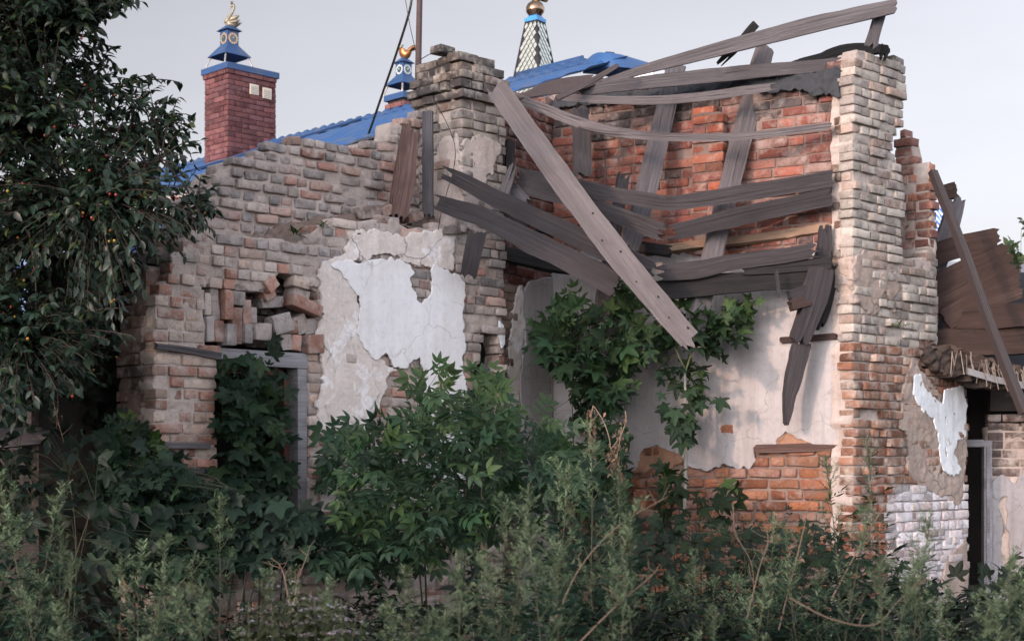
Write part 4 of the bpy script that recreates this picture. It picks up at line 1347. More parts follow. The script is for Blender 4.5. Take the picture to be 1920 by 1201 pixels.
# ================================================================== TIMBERS
def catmull(P_, n):
    P_ = np.asarray(P_, float)
    if len(P_) == 2:
        t = np.linspace(0, 1, n)[:, None]
        return P_[0] * (1 - t) + P_[1] * t
    Q = np.concatenate([[2 * P_[0] - P_[1]], P_, [2 * P_[-1] - P_[-2]]])
    out = []
    seg = len(P_) - 1
    for x in np.linspace(0, seg - 1e-6, n):
        k = int(x); t = x - k
        a, b, c, d = Q[k:k + 4]
        out.append(.5 * (2 * b + (c - a) * t + (2 * a - 5 * b + 4 * c - d) * t * t + (3 * b - 3 * c + d - a) * t ** 3))
    return np.array(out)

PLK = [0]
def plank_mesh(mb, pts, thick=.03, tilt=0.0, rag=(.03, .03), seed=0, wob=.05, split=0.0):
    P3 = np.array([np.append(P(x, y, Y), w * Y / F) for x, y, w, Y in pts])
    Lg = np.linalg.norm(np.diff(P3[:, :3], axis=0), axis=1).sum()
    n = max(6, int(Lg / .045))
    R = catmull(P3, n)
    C, W = R[:, :3], R[:, 3]
    T = np.gradient(C, axis=0); T /= np.linalg.norm(T, axis=1)[:, None]
    Wd = np.cross(T, np.array((0, 1., 0))); Wd /= np.linalg.norm(Wd, axis=1)[:, None]
    Nn = np.cross(Wd, T); Nn *= np.sign(Nn[:, 1:2] + 1e-9)
    if tilt:
        c, s = math.cos(tilt), math.sin(tilt)
        Wd, Nn = Wd * c + Nn * s, Nn * c - Wd * s
    m = 11
    v = np.linspace(-.5, .5, m)
    Ls = np.concatenate([[0], np.cumsum(np.linalg.norm(np.diff(C, axis=0), axis=1))])
    rng = np.random.default_rng(seed)
    u2 = np.tile(Ls[:, None], (1, m)); vv_ = np.tile(v, (n, 1))
    e0 = np.stack([Ls * 5, np.full(n, 1.7), np.full(n, seed * .77)], -1)
    wj_t = 1 + wob * 1.7 * fbm(e0, seed, 4) - .10 * np.clip(fbm(e0 * 2.2 + 31, seed + 7, 2) - .55, 0, 1); wj_b = 1 + wob * 1.7 * fbm(e0 + 9, seed + 1, 4) - .12 * np.clip(fbm(e0 * 2.2 + 57, seed + 8, 2) - .5, 0, 1)
    wv_ = np.where(vv_ > 0, vv_ * wj_t[:, None], vv_ * wj_b[:, None]) * W[:, None]
    along = np.zeros((n, m))
    k = max(2, int(.12 / .045))
    r0 = np.abs(fbm(np.stack([v * 4, v * 0 + seed, v * 0], -1), seed + 3, 2)) * rag[0] * 1.3
    r1 = np.abs(fbm(np.stack([v * 4, v * 0 + seed, v * 0 + 5], -1), seed + 4, 2)) * rag[1] * 1.3
    along[0] += r0; along[1] += r0 * .5
    along[-1] -= r1; along[-2] -= r1 * .5
    surf = .0022 * fbm(np.stack([u2 * 3, vv_ * 22, np.full_like(u2, seed)], -1), seed, 3)
    fr_ = C[:, None] + Wd[:, None] * wv_[..., None] + T[:, None] * along[..., None]
    th = thick * (1 + .1 * vnoise(np.stack([Ls * 4, Ls * 0, Ls * 0 + seed], -1), seed))[:, None, None]
    Ff = fr_ + Nn[:, None] * surf[..., None]
    Bf = fr_ + Nn[:, None] * (th + surf[..., None])
    V = np.concatenate([Ff.reshape(-1, 3), Bf.reshape(-1, 3)])
    uv = np.stack([u2.ravel() + along.ravel(), wv_.ravel()], 1)
    uv = np.concatenate([uv, uv + np.array((3.3, .7))])
    i, j = np.meshgrid(np.arange(n - 1), np.arange(m - 1), indexing='ij'); i, j = i.ravel(), j.ravel()
    o = n * m
    f = [np.stack([i * m + j, i * m + j + 1, (i + 1) * m + j + 1, (i + 1) * m + j], 1)]
    f.append(f[0][:, ::-1] + o)
    a = np.arange(n - 1)
    f.append(np.stack([a * m, (a + 1) * m, (a + 1) * m + o, a * m + o], 1))
    f.append(np.stack([a * m + m - 1, a * m + m - 1 + o, (a + 1) * m + m - 1 + o, (a + 1) * m + m - 1], 1))
    b = np.arange(m - 1)
    f.append(np.stack([b, b + o, b + 1 + o, b + 1], 1))
    e = (n - 1) * m
    f.append(np.stack([e + b, e + b + 1, e + b + 1 + o, e + b + o], 1))
    mb.add(V, f, (1, 1, 1), 0, uv)
    return C, Wd, Nn, T

def plank(name, label, pts, mat, thick=.03, tilt=0.0, rag=(.03, .03), wob=.05, cat=None, group=None):
    PLK[0] += 1
    mb = MB()
    g = plank_mesh(mb, pts, thick, tilt, rag, PLK[0] * 7 + 3, wob)
    o = obj(name, mb, mat)
    tag(o, label, cat or name.replace('_', ' '), group)
    return o, g

G1 = "fallen roof timbers in the bay"
# rafters leaning inside the bay
plank("rafter", "grey rafter slanting down left of the brick pilaster, behind the sagging boards", [(1274, 112, 33, 11.62), (1250, 210, 34, 11.5), (1222, 330, 36, 11.35), (1196, 420, 36, 11.25), (1180, 472, 36, 11.2)], WOOD, .07, .35, (.02, .05), .03, "rafter", G1)
plank("rafter", "long grey rafter slanting down right of the brick pilaster to the maple sapling", [(1441, 82, 30, 11.42), (1412, 190, 34, 11.3), (1374, 340, 34, 11.15), (1342, 470, 34, 11.05), (1320, 560, 36, 10.98), (1298, 640, 38, 10.92)], WOOD_L, .08, .35, (.03, .03), .04, "rafter", G1)
plank("rafter", "dark thin rafter with a broken lower end above the box elder bush", [(1172, 322, 22, 11.5), (1154, 440, 22, 11.35), (1140, 530, 26, 11.25), (1126, 622, 30, 11.15)], WOOD_D, .06, .3, (.05, .12), .08, "rafter", G1)
plank("post", "upright doubled post against the shaded left end of the red wall", [(1087, 196, 30, 11.75), (1092, 262, 32, 11.75), (1094, 334, 33, 11.75)], WOOD, .06, .2, (.03, .03), .03, "post", G1)
plank("post", "short dark post in the shadow beside the chimney stack", [(958, 260, 16, 11.5), (955, 380, 18, 11.5)], WOOD_D, .05, .2, (.02, .02), .04, "post", G1)
# sagging roof boards: left halves and right halves of the broken boards
plank("roof_board", "uppermost of the broad sagging boards, bending up to the corner pier", [(968, 326, 26, 11.25), (1060, 344, 27, 11.15), (1130, 360, 28, 11.08), (1200, 373, 28, 11.02), (1255, 380, 28, 10.98), (1320, 373, 29, 10.92), (1400, 360, 30, 10.88), (1480, 348, 31, 10.86), (1564, 334, 31, 10.84)], WOOD_D, .03, -.15, (.04, .02), .07, "roof board", G1)
plank("roof_board", "dark sagging board below the uppermost one, left of the break", [(962, 338, 34, 11.15), (1040, 364, 32, 11.05), (1090, 378, 30, 11.0), (1180, 412, 33, 10.92), (1250, 438, 30, 10.86)], WOOD_D, .03, -.2, (.05, .1), .07, "roof board", G1)
plank("roof_board", "weathered board rising rightward from the break to the corner pier", [(1246, 438, 28, 10.98), (1310, 424, 32, 10.94), (1380, 407, 34, 10.9), (1470, 387, 33, 10.86), (1562, 368, 32, 10.83)], WOOD_D, .03, -.1, (.12, .02), .07, "roof board", G1)
plank("roof_board", "long splintered board falling right from below the chimney plaster, upper of two", [(822, 317, 24, 10.85), (900, 356, 31, 10.83), (958, 385, 33, 10.8), (1050, 428, 37, 10.78), (1120, 462, 38, 10.76), (1180, 487, 38, 10.74), (1242, 512, 30, 10.72)], WOOD_D, .035, -.12, (.12, .1), .06, "roof board", G1)
plank("roof_board", "splintered dark board with forked left end crossing the chimney, lower of two", [(800, 371, 22, 10.78), (850, 390, 34, 10.76), (900, 406, 37, 10.74), (960, 434, 39, 10.72), (1010, 460, 44, 10.71), (1067, 488, 46, 10.7), (1117, 514, 48, 10.68), (1160, 540, 42, 10.66)], WOOD_D, .04, -.1, (.22, .05), .07, "roof board", G1)
plank("roof_board", "cracked grey board running level from the break to the gnarled post", [(1225, 512, 30, 10.9), (1300, 506, 34, 10.86), (1380, 490, 30, 10.82), (1470, 478, 29, 10.78), (1540, 466, 28, 10.76)], WOOD_D, .04, -.1, (.08, .06), .08, "roof board", G1)
plank("roof_board", "lowest dark board spanning level above the white plaster", [(1206, 548, 34, 10.96), (1290, 537, 40, 10.92), (1380, 530, 38, 10.87), (1470, 524, 36, 10.83), (1548, 517, 34, 10.8)], CHAR, .05, .0, (.06, .02), .05, "roof board", G1)
plank("roof_board", "black charred board squeezed between the two level boards at right", [(1390, 506, 20, 10.84), (1470, 500, 22, 10.81), (1562, 492, 24, 10.78)], CHAR, .04, .0, (.04, .02), .06, "roof board", G1)
# battens
plank("batten", "thin batten sagging in a long curve across the red brick wall", [(950, 176, 18, 11.0), (1000, 196, 18, 10.98), (1080, 228, 20, 10.97), (1160, 248, 18, 10.95), (1240, 256, 15, 10.92), (1330, 258, 14, 10.9), (1430, 252, 14, 10.87), (1562, 236, 13, 10.84)], WOOD_L, .03, -.25, (.03, .02), .05, "batten", G1)
plank("batten", "narrow splinter peeling off the sagging batten", [(1083, 238, 4, 10.96), (1130, 247, 5, 10.95), (1190, 250, 8, 10.94)], WOOD_L, .012, 0, (.02, .02), .1, "batten", G1)
plank("batten", "broken batten below the top plank, splintered at its right end", [(1052, 182, 12, 11.1), (1130, 187, 14, 11.08), (1220, 188, 16, 11.05), (1310, 182, 17, 11.02), (1390, 171, 17, 11.0), (1466, 160, 13, 10.98)], WOOD_L, .03, -.2, (.03, .14), .06, "batten", G1)
plank("roof_plank", "straight grey plank along the wall top, under the rising beam", [(1085, 172, 18, 11.35), (1160, 160, 22, 11.3), (1280, 147, 25, 11.2), (1420, 133, 25, 11.1), (1580, 119, 22, 10.98)], WOOD, .035, -.1, (.03, .02), .04, "plank", G1)
plank("ridge_beam", "long top beam rising to the right against the sky", [(1040, 184, 9, 11.5), (1120, 158, 11, 11.38), (1200, 132, 16, 11.25), (1290, 107, 22, 11.1), (1400, 78, 27, 10.95), (1540, 42, 29, 10.8), (1684, 10, 25, 10.65)], WOOD, .07, -.15, (.02, .02), .03, "beam", G1)
plank("prop_post", "short leaning post between the corner pier and the top beam", [(1652, 26, 20, 10.78), (1642, 62, 19, 10.8), (1634, 92, 22, 10.82)], WOOD, .06, .2, (.02, .03), .08, "post", G1)
plank("broken_stick", "charred broken stick poking up through the top beam", [(1430, 33, 12, 11.12), (1412, 52, 18, 11.13), (1385, 84, 17, 11.15), (1346, 122, 13, 11.17)], CHAR, .04, .2, (.12, .08), .16, "stick", G1)
plank("charred_beam", "charred black beam lying along the wall top behind the pier", [(1480, 122, 12, 11.3), (1530, 110, 16, 11.25), (1590, 94, 18, 11.2), (1668, 90, 16, 11.1)], CHAR, .06, 0, (.06, .05), .2, "beam", G1)
plank("charred_stub", "short burnt stub hanging behind the pier top", [(1664, 84, 16, 11.0), (1656, 112, 11, 11.0)], CHAR, .05, 0, (.03, .05), .2, "stub", G1)
plank("board_scrap", "short grey scrap of board lodged under the forked board's upper side", [(960, 352, 26, 11.1), (988, 384, 26, 11.1)], WOOD, .03, .2, (.02, .03), .06, "board", G1)
plank("board_scrap", "second short scrap of board lodged between the two splintered boards", [(956, 398, 22, 11.05), (990, 428, 22, 11.05)], WOOD_D, .03, .2, (.02, .03), .06, "board", G1)
plank("dark_joist", "black joist running back into shadow behind the two splintered boards", [(930, 470, 24, 11.3), (1060, 498, 26, 11.6), (1200, 506, 26, 11.5)], CHAR, .08, .1, (.02, .04), .06, "joist", G1)
plank("dark_joist", "dark joist crossing behind the break of the sagging boards", [(1000, 420, 18, 11.7), (1130, 452, 20, 11.6), (1260, 470, 20, 11.45)], CHAR, .06, .1, (.02, .04), .06, "joist", G1)
plank("thin_lath", "thin split lath standing behind the break, beside the dark thin rafter", [(1190, 388, 9, 11.4), (1178, 440, 10, 11.3), (1160, 505, 9, 11.2)], WOOD, .02, .1, (.03, .05), .1, "lath", G1)
plank("thin_lath", "short thin lath hanging below the level boards near the gnarled post", [(1455, 505, 7, 10.7), (1462, 560, 6, 10.72)], WOOD_D, .015, .1, (.02, .05), .1, "lath", G1)
# the pale diagonal plank with nail holes
o, g = plank("diagonal_plank", "long pale plank lying diagonally from the chimney top down across the bay", [(928, 160, 42, 10.78), (1000, 262, 45, 10.7), (1080, 372, 46, 10.6), (1160, 478, 46, 10.5), (1240, 575, 44, 10.4), (1306, 650, 40, 10.33)], WOOD_L, .04, -.12, (.04, .13), .045, "plank", G1)
Cg, Wg, Ng, Tg = g
rn = np.random.default_rng(160)
for k in range(7):
    t = .46 + k * .08 + rn.uniform(-.02, .02); i = int(t * (len(Cg) - 1))
    mb = MB()
    p = Cg[i] + Wg[i] * (.028 * (-1) ** k + rn.normal(0, .012)) - Ng[i] * .001
    a = rn.uniform(.005, .011)
    V = [p + Tg[i] * a * 1.3 * math.cos(q) + Wg[i] * a * math.sin(q) - Ng[i] * .0035 for q in np.linspace(0, 6.283, 11)[:-1]]
    mb.add(V + [p - Ng[i] * .006], [np.array([[q, (q + 1) % 10, 10] for q in range(10)])])
    obj("nail_head", mb, CHAR, o)
plank("split_stub", "short split stub of wood beside the chimney, behind the diagonal plank", [(966, 306, 13, 10.98), (952, 345, 19, 11.0), (940, 378, 20, 11.0)], WOOD, .04, .2, (.1, .03), .1, "stub", G1)
plank("hanging_board", "short grey board hanging below the forked board at the wall corner", [(896, 432, 34, 10.72), (886, 478, 33, 10.72), (877, 522, 31, 10.72)], WOOD_D, .03, .1, (.02, .025), .03, "board", G1)
plank("leaning_post", "reddish rotten post leaning on the upper brick tier", [(773, 232, 30, 10.72), (764, 300, 36, 10.7), (753, 375, 38, 10.68), (746, 418, 26, 10.66)], WOOD_R, .08, .3, (.05, .06), .08, "post")
plank("upright_board", "narrow grey upright board wired to the chimney stack", [(801, 206, 19, 10.95), (801, 300, 20, 10.95), (801, 408, 20, 10.95)], WOOD, .04, -.2, (.01, .02), .02, "board")
# shattered timbers at the right end of the bay
plank("gnarled_post", "gnarled post stump between the level boards and the pier", [(1550, 420, 20, 10.84), (1548, 462, 22, 10.86), (1538, 510, 30, 10.9)], WOOD_D, .06, .2, (.06, .03), .14, "post", G1)
plank("hanging_timber", "thick broken timber hanging down against the white plaster", [(1546, 500, 44, 10.72), (1530, 560, 46, 10.74), (1501, 648, 34, 10.77)], WOOD_D, .08, .3, (.02, .05), .07, "timber", G1)
plank("hanging_splinter", "rotten splinter tapering to a point below the hanging timber", [(1508, 640, 34, 10.8), (1496, 690, 32, 10.81), (1483, 740, 22, 10.82), (1476, 798, 9, 10.83)], WOOD_D, .06, .2, (.03, .05), .15, "splinter", G1)
plank("shadowed_post", "dark post leaning in the corner behind the hanging timber", [(1556, 500, 34, 10.9), (1546, 570, 30, 10.92), (1534, 622, 16, 10.94)], CHAR, .06, .1, (.02, .05), .08, "post", G1)
plank("block_stub", "stubby sawn block end jutting left of the hanging timber, upper one", [(1482, 556, 24, 10.7), (1522, 543, 26, 10.74)], WOOD_D, .06, .1, (.015, .01), .08, "block", G1)
plank("block_stub", "stubby sawn block end jutting left of the hanging timber, lower one", [(1484, 572, 18, 10.68), (1520, 562, 20, 10.73)], WOOD_B, .05, .1, (.015, .01), .08, "block", G1)
plank("wall_lath", "short lath fixed level across the white plaster near the pier", [(1460, 637, 11, 11.12), (1570, 629, 11, 10.9)], WOOD_B, .03, 0, (.02, .02), .06, "lath")
plank("tan_ledger", "tan ledger plank lit along the foot of the red brickwork", [(1180, 474, 14, 11.6), (1300, 458, 15, 11.4), (1430, 443, 16, 11.2), (1560, 424, 17, 10.96)], WOOD_T, .05, .3, (.03, .02), .05, "plank", G1)
plank("loose_lath", "thin loose lath poking from the dark gap under the tan plank", [(1470, 446, 4, 11.0), (1510, 436, 4, 11.0)], WOOD_T, .01, 0, (.02, .02), .05, "lath", G1)
plank("sill_board", "narrow sill board between white plaster and orange bricks", [(1412, 843, 12, 11.23), (1500, 841, 12, 11.06), (1578, 839, 12, 10.92)], WOOD_R, .05, -.4, (.015, .01), .05, "sill board")
def on_w1(x, y, w, off=.02):
    s, z = W1.sz(x, y)
    return (x, y, w, float(W1.pt(s, z, off)[1]))
plank("nailed_strip", "grey strip nailed aslant beside the window head on the brick jamb", [on_w1(292, 648, 11, .05), on_w1(355, 656, 12, .05), on_w1(417, 668, 13, .05)], WOOD, .03, 0, (.01, .01), .05, "strip")
plank("nailed_strip", "pale grey strip nailed level low on the brick jamb", [on_w1(305, 833, 12, .05), on_w1(396, 835, 12, .05)], WOOD_L, .03, 0, (.01, .01), .05, "strip")
plank("nailed_strip", "dark strip nailed lowest on the brick jamb, half under leaves", [on_w1(338, 882, 11, .05), on_w1(400, 884, 11, .05)], WOOD, .03, 0, (.01, .01), .05, "strip")
# torn sheet metal and roofing felt under the top planks
plank("metal_sheet", "torn rusty brown metal sheet under the top beam", [(940, 187, 14, 10.98), (985, 178, 16, 11.0), (1030, 166, 36, 11.15), (1080, 156, 36, 11.28), (1130, 143, 22, 11.4)], m_plain("brown_sheet", (.085, .064, .064), .6, .3, .3, .4, 14, .2), .006, .5, (.02, .06), .06, "metal sheet")
plank("metal_strip", "thin folded metal strip crossing the torn sheet", [(1042, 185, 11, 10.95), (1100, 156, 11, 11.0), (1160, 121, 9, 11.05)], m_plain("brown_strip", (.06, .048, .05), .55, .3), .012, .3, (.01, .01), .03, "metal strip")
mb = MB()
FE = Fr(BW.o + BW.n * .06, BW.d)
sheet(mb, FE, FE.poly([(1030, 188), (1090, 178), (1280, 160), (1430, 143), (1575, 128), (1575, 190), (1556, 176), (1530, 182), (1505, 170), (1440, 172), (1400, 170), (1300, 182), (1200, 190), (1090, 196), (1030, 204)]), [], .010, 0, .015, .03, .02, 22, 9, 170)  # right end is felt; the rest stands in for the overhang's shade
tag(obj("roofing_felt", mb, FELT, None, True), "dark torn roofing felt under the top plank, also standing in for shade along the wall", "roofing felt")

# collapsed roof at the right
G2 = "boards of the collapsed right roof"
plank("metal_pole", "long square dark pole leaning across the fan of roof boards", [(1752, 318, 15, 11.5), (1812, 470, 16, 11.2), (1862, 610, 17, 10.95), (1926, 772, 19, 10.7)], m_plain("dark_brown_channel", (.045, .034, .034), .55, .2, .35, .3, 20, .1), .05, .5, (.0, .0), .01, "pole")
plank("roof_board", "sawn board end beside the red pier, above the fan of boards", [(1762, 362, 28, 12.2), (1796, 354, 30, 12.2)], WOOD_B, .06, .1, (.005, .01), .03, "board", G2)
plank("roof_board", "grey board with a nail hole leaning steeply behind the pole", [(1800, 366, 26, 12.1), (1784, 420, 34, 12.1), (1758, 500, 36, 12.1), (1735, 560, 36, 12.1)], WOOD, .05, .2, (.05, .02), .05, "board", G2)
for k, (lab, pts) in enumerate([
    ("topmost brown board of the fan on the collapsed right roof", [(1740, 482, 40, 12.0), (1800, 462, 42, 11.95), (1878, 446, 42, 11.9)]),
    ("second board down in the fan on the collapsed right roof", [(1740, 542, 44, 11.94), (1820, 505, 46, 11.9), (1897, 470, 40, 11.84)]),
    ("third board down in the fan, lighter along its edge", [(1735, 590, 40, 11.88), (1820, 545, 44, 11.84), (1910, 500, 42, 11.78)]),
    ("fourth board down in the fan, thick and shadowed below", [(1770, 600, 40, 11.82), (1850, 560, 42, 11.78), (1918, 538, 38, 11.72)]),
    ("level brown board near the foot of the fan, at the photo's right edge", [(1765, 596, 44, 11.9), (1850, 592, 46, 11.7), (1985, 588, 48, 11.5)]),
    ("lowest dark board of the fan, lying on the sagging eave", [(1755, 640, 50, 11.8), (1850, 640, 52, 11.7), (1985, 632, 54, 11.55)])]):
    plank("roof_board", lab, pts, WOOD_B, .05, -.1 + .05 * k, (.02, .03), .04, "board", G2)
mb = MB()
mb.box(P(1722, 690, 12.3), np.array((1.6, .1, 0)), np.array((0, .35, 0)), P(1722, 452, 12.3) - P(1722, 690, 12.3) + np.array((0, 0, -.25)))  # plain dark box backing the gaps between the boards
tag(obj("dark_backing", mb, FELT), "black mass added behind the fan of roof boards", "ceiling felt", G2)
# pole, cables
mb = MB()
pa, pb = P(788, -60, 11.6), P(782, 240, 11.6)
mb.tube([pa, (pa + pb) / 2, pb], [.022, .024, .026], 10)
tag(obj("iron_pole", mb, IRON), "dark iron pole standing behind the old chimney", "pole")
def cable(name, label, pts, r):
    mb = MB()
    mb.tube(catmull([P(x, y, Y) for x, y, Y in pts], 40), r, 6)
    return tag(obj(name, mb, BLACK), label, "cable")
cable("black_cable", "thick black twisted cable swooping down left of the iron pole", [(775, -30, 13), (768, 20, 13), (745, 95, 13.2), (714, 185, 13.6), (695, 240, 14), (676, 290, 14.4)], .011)
cable("thin_wire", "thin pale wire hanging beside the iron pole past the rooster", [(757, -20, 12.4), (768, 45, 12.4), (778, 90, 12.2), (786, 130, 11.8)], .003)
cable("tie_wire", "thin black wire trailing down the old chimney face", [(812, 184, 10.9), (838, 232, 10.88), (853, 275, 10.85), (850, 320, 10.84), (838, 360, 10.74), (826, 405, 10.7), (822, 430, 10.75)], .0028)
cable("tie_wire", "loop of dark wire over the crown of the old chimney", [(788, 112, 10.95), (810, 100, 10.95), (832, 96, 10.98), (850, 98, 11.0)], .003)
# loose bricks lying on the ledge
rgb_ = np.random.default_rng(180)
for lab, x, y, L, h, cl, rl, Yo in [("reddish loose brick lying on the ledge beside the leaning post", 728, 393, .22, .07, (.36, .23, .19), .5, 10.7), ("dark half brick tilted on the ledge left of the reddish one", 690, 398, .17, .09, (.20, .16, .15), .1, 10.55), ("small loose brick at the foot of the upright board", 772, 408, .16, .06, (.34, .22, .17), .25, 10.9), ("lone brick jutting from plaster below the upright board", 838, 432, .14, .06, (.2, .18, .17), 0, 10.93)]:
    mb = MB()
    p = P(x, y, Yo)
    fr_ = Fr(p[:2], U)
    add_brick(mb, fr_, 0, p[2], L, h, .05, cl, rgb_, 'worn', .05, .11, rl)
    tag(obj("loose_brick", mb, BR_GREY, None, True), lab, "brick")

# ================================================================== GROUND
mb = MB()
gx = np.linspace(-60, 60, 61); gy = np.linspace(-40, 200, 61)
GX, GY = np.meshgrid(gx, gy, indexing='ij')
gz = .0 + .06 * v2(GX, GY, .15, 3, 3) * (np.abs(GX) + np.abs(GY) > 25)
i, j = np.meshgrid(np.arange(60), np.arange(60), indexing='ij'); i, j = i.ravel(), j.ravel()
mb.add(np.stack([GX, GY, gz], -1).reshape(-1, 3), [np.stack([i * 61 + j, (i + 1) * 61 + j, (i + 1) * 61 + j + 1, i * 61 + j + 1], 1)])
tag(obj("ground", mb, SOIL), None, None, None, "structure")

# ================================================================== PLANTS
def leaf_lance(wid=.42, fold=.18, droop=.22, n=4):
    """pointed leaf along +Y, unit length, folded on its midrib"""
    ys = np.linspace(0, 1, n + 1)
    w = wid / 2 * np.sin(np.pi * ys ** .8) ** .85
    V = []
    for y, a in zip(ys, w):
        zc = -droop * y * y
        V += [(-a, y, zc + fold * a * 2), (0, y, zc), (a, y, zc + fold * a * 2)]
    f = []
    for k in range(n):
        b = 3 * k
        f += [[b, b + 1, b + 4, b + 3], [b + 1, b + 2, b + 5, b + 4]]
    return np.array(V), np.array(f)

def leaf_lobed(lobes, droop=.3, cup=.12, notch=.58, w=1.0):
    """lobed leaf as a fan around its stalk end; lobes = (angle deg, length), notches between"""
    V = [(0, 0.0, 0)]
    pts = []
    lobes = sorted(lobes)
    for k, (a, L) in enumerate(lobes):
        a = math.radians(a)
        for da, s in ((-.24 * w, .70), (-.11 * w, .9), (0, 1.0), (.10 * w, .88), (.25 * w, .70)):
            pts.append((math.sin(a + da) * L * s, math.cos(a + da) * L * s))
        if k < len(lobes) - 1:
            a2 = math.radians(lobes[k + 1][0]); m = (a + a2) / 2; Lm = min(L, lobes[k + 1][1]) * notch
            pts.append((math.sin(m) * Lm, math.cos(m) * Lm))
    for x, y in pts:
        r = math.hypot(x, y)
        V.append((x, y, cup * abs(x) * .8 - droop * r * r))
    f = [[0, k + 1, k, k] for k in range(1, len(pts))]
    return np.array(V), np.array([[0, k + 1, k] for k in range(1, len(pts))])

def frames(d, up):
    d = d / np.linalg.norm(d, axis=1)[:, None]
    x = np.cross(d, up); x /= np.linalg.norm(x, axis=1)[:, None] + 1e-9
    z = np.cross(x, d)
    return np.stack([x, d, z], -1)          # columns

def scatter(mb, tmpl, pos, d, up, size, col, mi=0):
    V, f = tmpl
    Fm = frames(np.asarray(d, float), np.asarray(up, float))
    n, k = len(pos), len(V)
    W = np.einsum('nij,kj->nki', Fm, V) * np.asarray(size)[:, None, None] + np.asarray(pos)[:, None, :]
    ff = (f[None] + (np.arange(n) * k)[:, None, None]).reshape(-1, f.shape[1])
    mb.add(W.reshape(-1, 3), [ff], np.repeat(np.asarray(col), k, axis=0), mi)

def jitcol(rng, n, base, var=.25, alt=None, pa=.15):
    c = np.asarray(base)[None] * (1 + rng.uniform(-var, var, (n, 1))) * (1 + rng.uniform(-.1, .1, (n, 3)))
    if alt is not None:
        m = rng.random(n) < pa
        c[m] = np.asarray(alt) * (1 + rng.uniform(-var, var, (m.sum(), 1)))
    return np.clip(c, 0, 1)

def bez(p0, p1, sag, n=8, rng=None):
    t = np.linspace(0, 1, n)[:, None]
    p0, p1 = np.asarray(p0, float), np.asarray(p1, float)
    m = (p0 + p1) / 2 + sag
    return (1 - t) ** 2 * p0 + 2 * t * (1 - t) * m + t * t * p1

def inpoly(poly, x, y):
    return sdf(np.array(poly, float), np.asarray(x, float), np.asarray(y, float))

LANCES = [leaf_lance(.46, .2, .2), leaf_lance(.5, .12, .34), leaf_lance(.42, .28, .08)]
MAPLE = [leaf_lobed([(-118, .5), (-58, .84), (0, 1.0), (58, .84), (118, .5)], .25), leaf_lobed([(-110, .45), (-50, .9), (0, 1.0), (55, .85), (112, .5)], .45, .2)]
HOP = [leaf_lobed([(-125, .62), (-62, .88), (0, 1.0), (62, .88), (125, .62)], .2, .1, .66, 1.35), leaf_lobed([(-100, .6), (-48, .85), (0, 1.0), (48, .85), (100, .6)], .38, .2, .66, 1.2)]

# ---- cherry tree on the left
rng = np.random.default_rng(300)
tree = thing("cherry_tree", P(-50, 870, 8.9) * np.array((1, 1, 0)), "big dark cherry tree with small red and yellow fruit overhanging the window end", "tree")
crown_px = [(-420, -420), (120, -420), (170, -120), (240, -40), (252, 8), (215, 30), (178, 40), (168, 75), (205, 110), (222, 150), (265, 158), (310, 178), (332, 205), (345, 238), (340, 275), (330, 300), (352, 350), (388, 385), (384, 430), (345, 450), (320, 478), (262, 500), (246, 545), (226, 590), (222, 650), (200, 700), (150, 740), (60, 770), (-150, 800), (-420, 800)]
base = np.array(tree.location)
trunk_top = base + np.array((.05, 0, 2.0))
limbs = []
tmb = MB()
trunk = catmull([base, base + np.array((.05, .02, .9)), trunk_top, trunk_top + np.array((-.1, 0, .9)), trunk_top + np.array((-.15, .05, 2.2))], 24)
tmb.tube(trunk, np.linspace(.10, .035, 24), 9, (.03, .024, .022))
obj("trunk", tmb, BARK, tree, True)
bmb = MB()
nodes = [trunk[8:]]
targets = [(150, 60, 8.4), (60, -60, 8.7), (215, 170, 8.5), (315, 225, 8.6), (300, 300, 8.3), (370, 400, 8.6), (260, 460, 8.9), (180, 380, 8.0), (90, 250, 8.2), (30, 120, 9.1), (-60, 300, 8.5), (-100, 60, 8.8), (130, 560, 8.4), (200, 640, 8.8), (40, 640, 8.2), (-80, 560, 8.6), (215, 12, 8.8), (120, 160, 9.2), (220, 320, 9.1), (-200, 200, 8.6)]
for k, (x, y, Y) in enumerate(targets):
    e = P(x, y, Y)
    cand = trunk[6:]
    hgt = e[2] - .25 * np.linalg.norm(e[:2] - base[:2]) - .2
    s0 = cand[np.argmin(np.abs(cand[:, 2] - hgt))]
    L = np.linalg.norm(e - s0)
    cv = bez(s0, e, np.array((rng.normal(0, .08), rng.normal(0, .08), .14 * L)), 14)
    bmb.tube(cv, np.linspace(.026, .007, 14), 6, (.05, .038, .034))
    nodes.append(cv[3:])
allnodes = np.concatenate(nodes)
lp, ld, lu, lsz = [], [], [], []
fp, fc = [], []
tries = 0
ntw = 0
gap = lambda p: vnoise(np.array(p) * 2.7 + 11, 9)
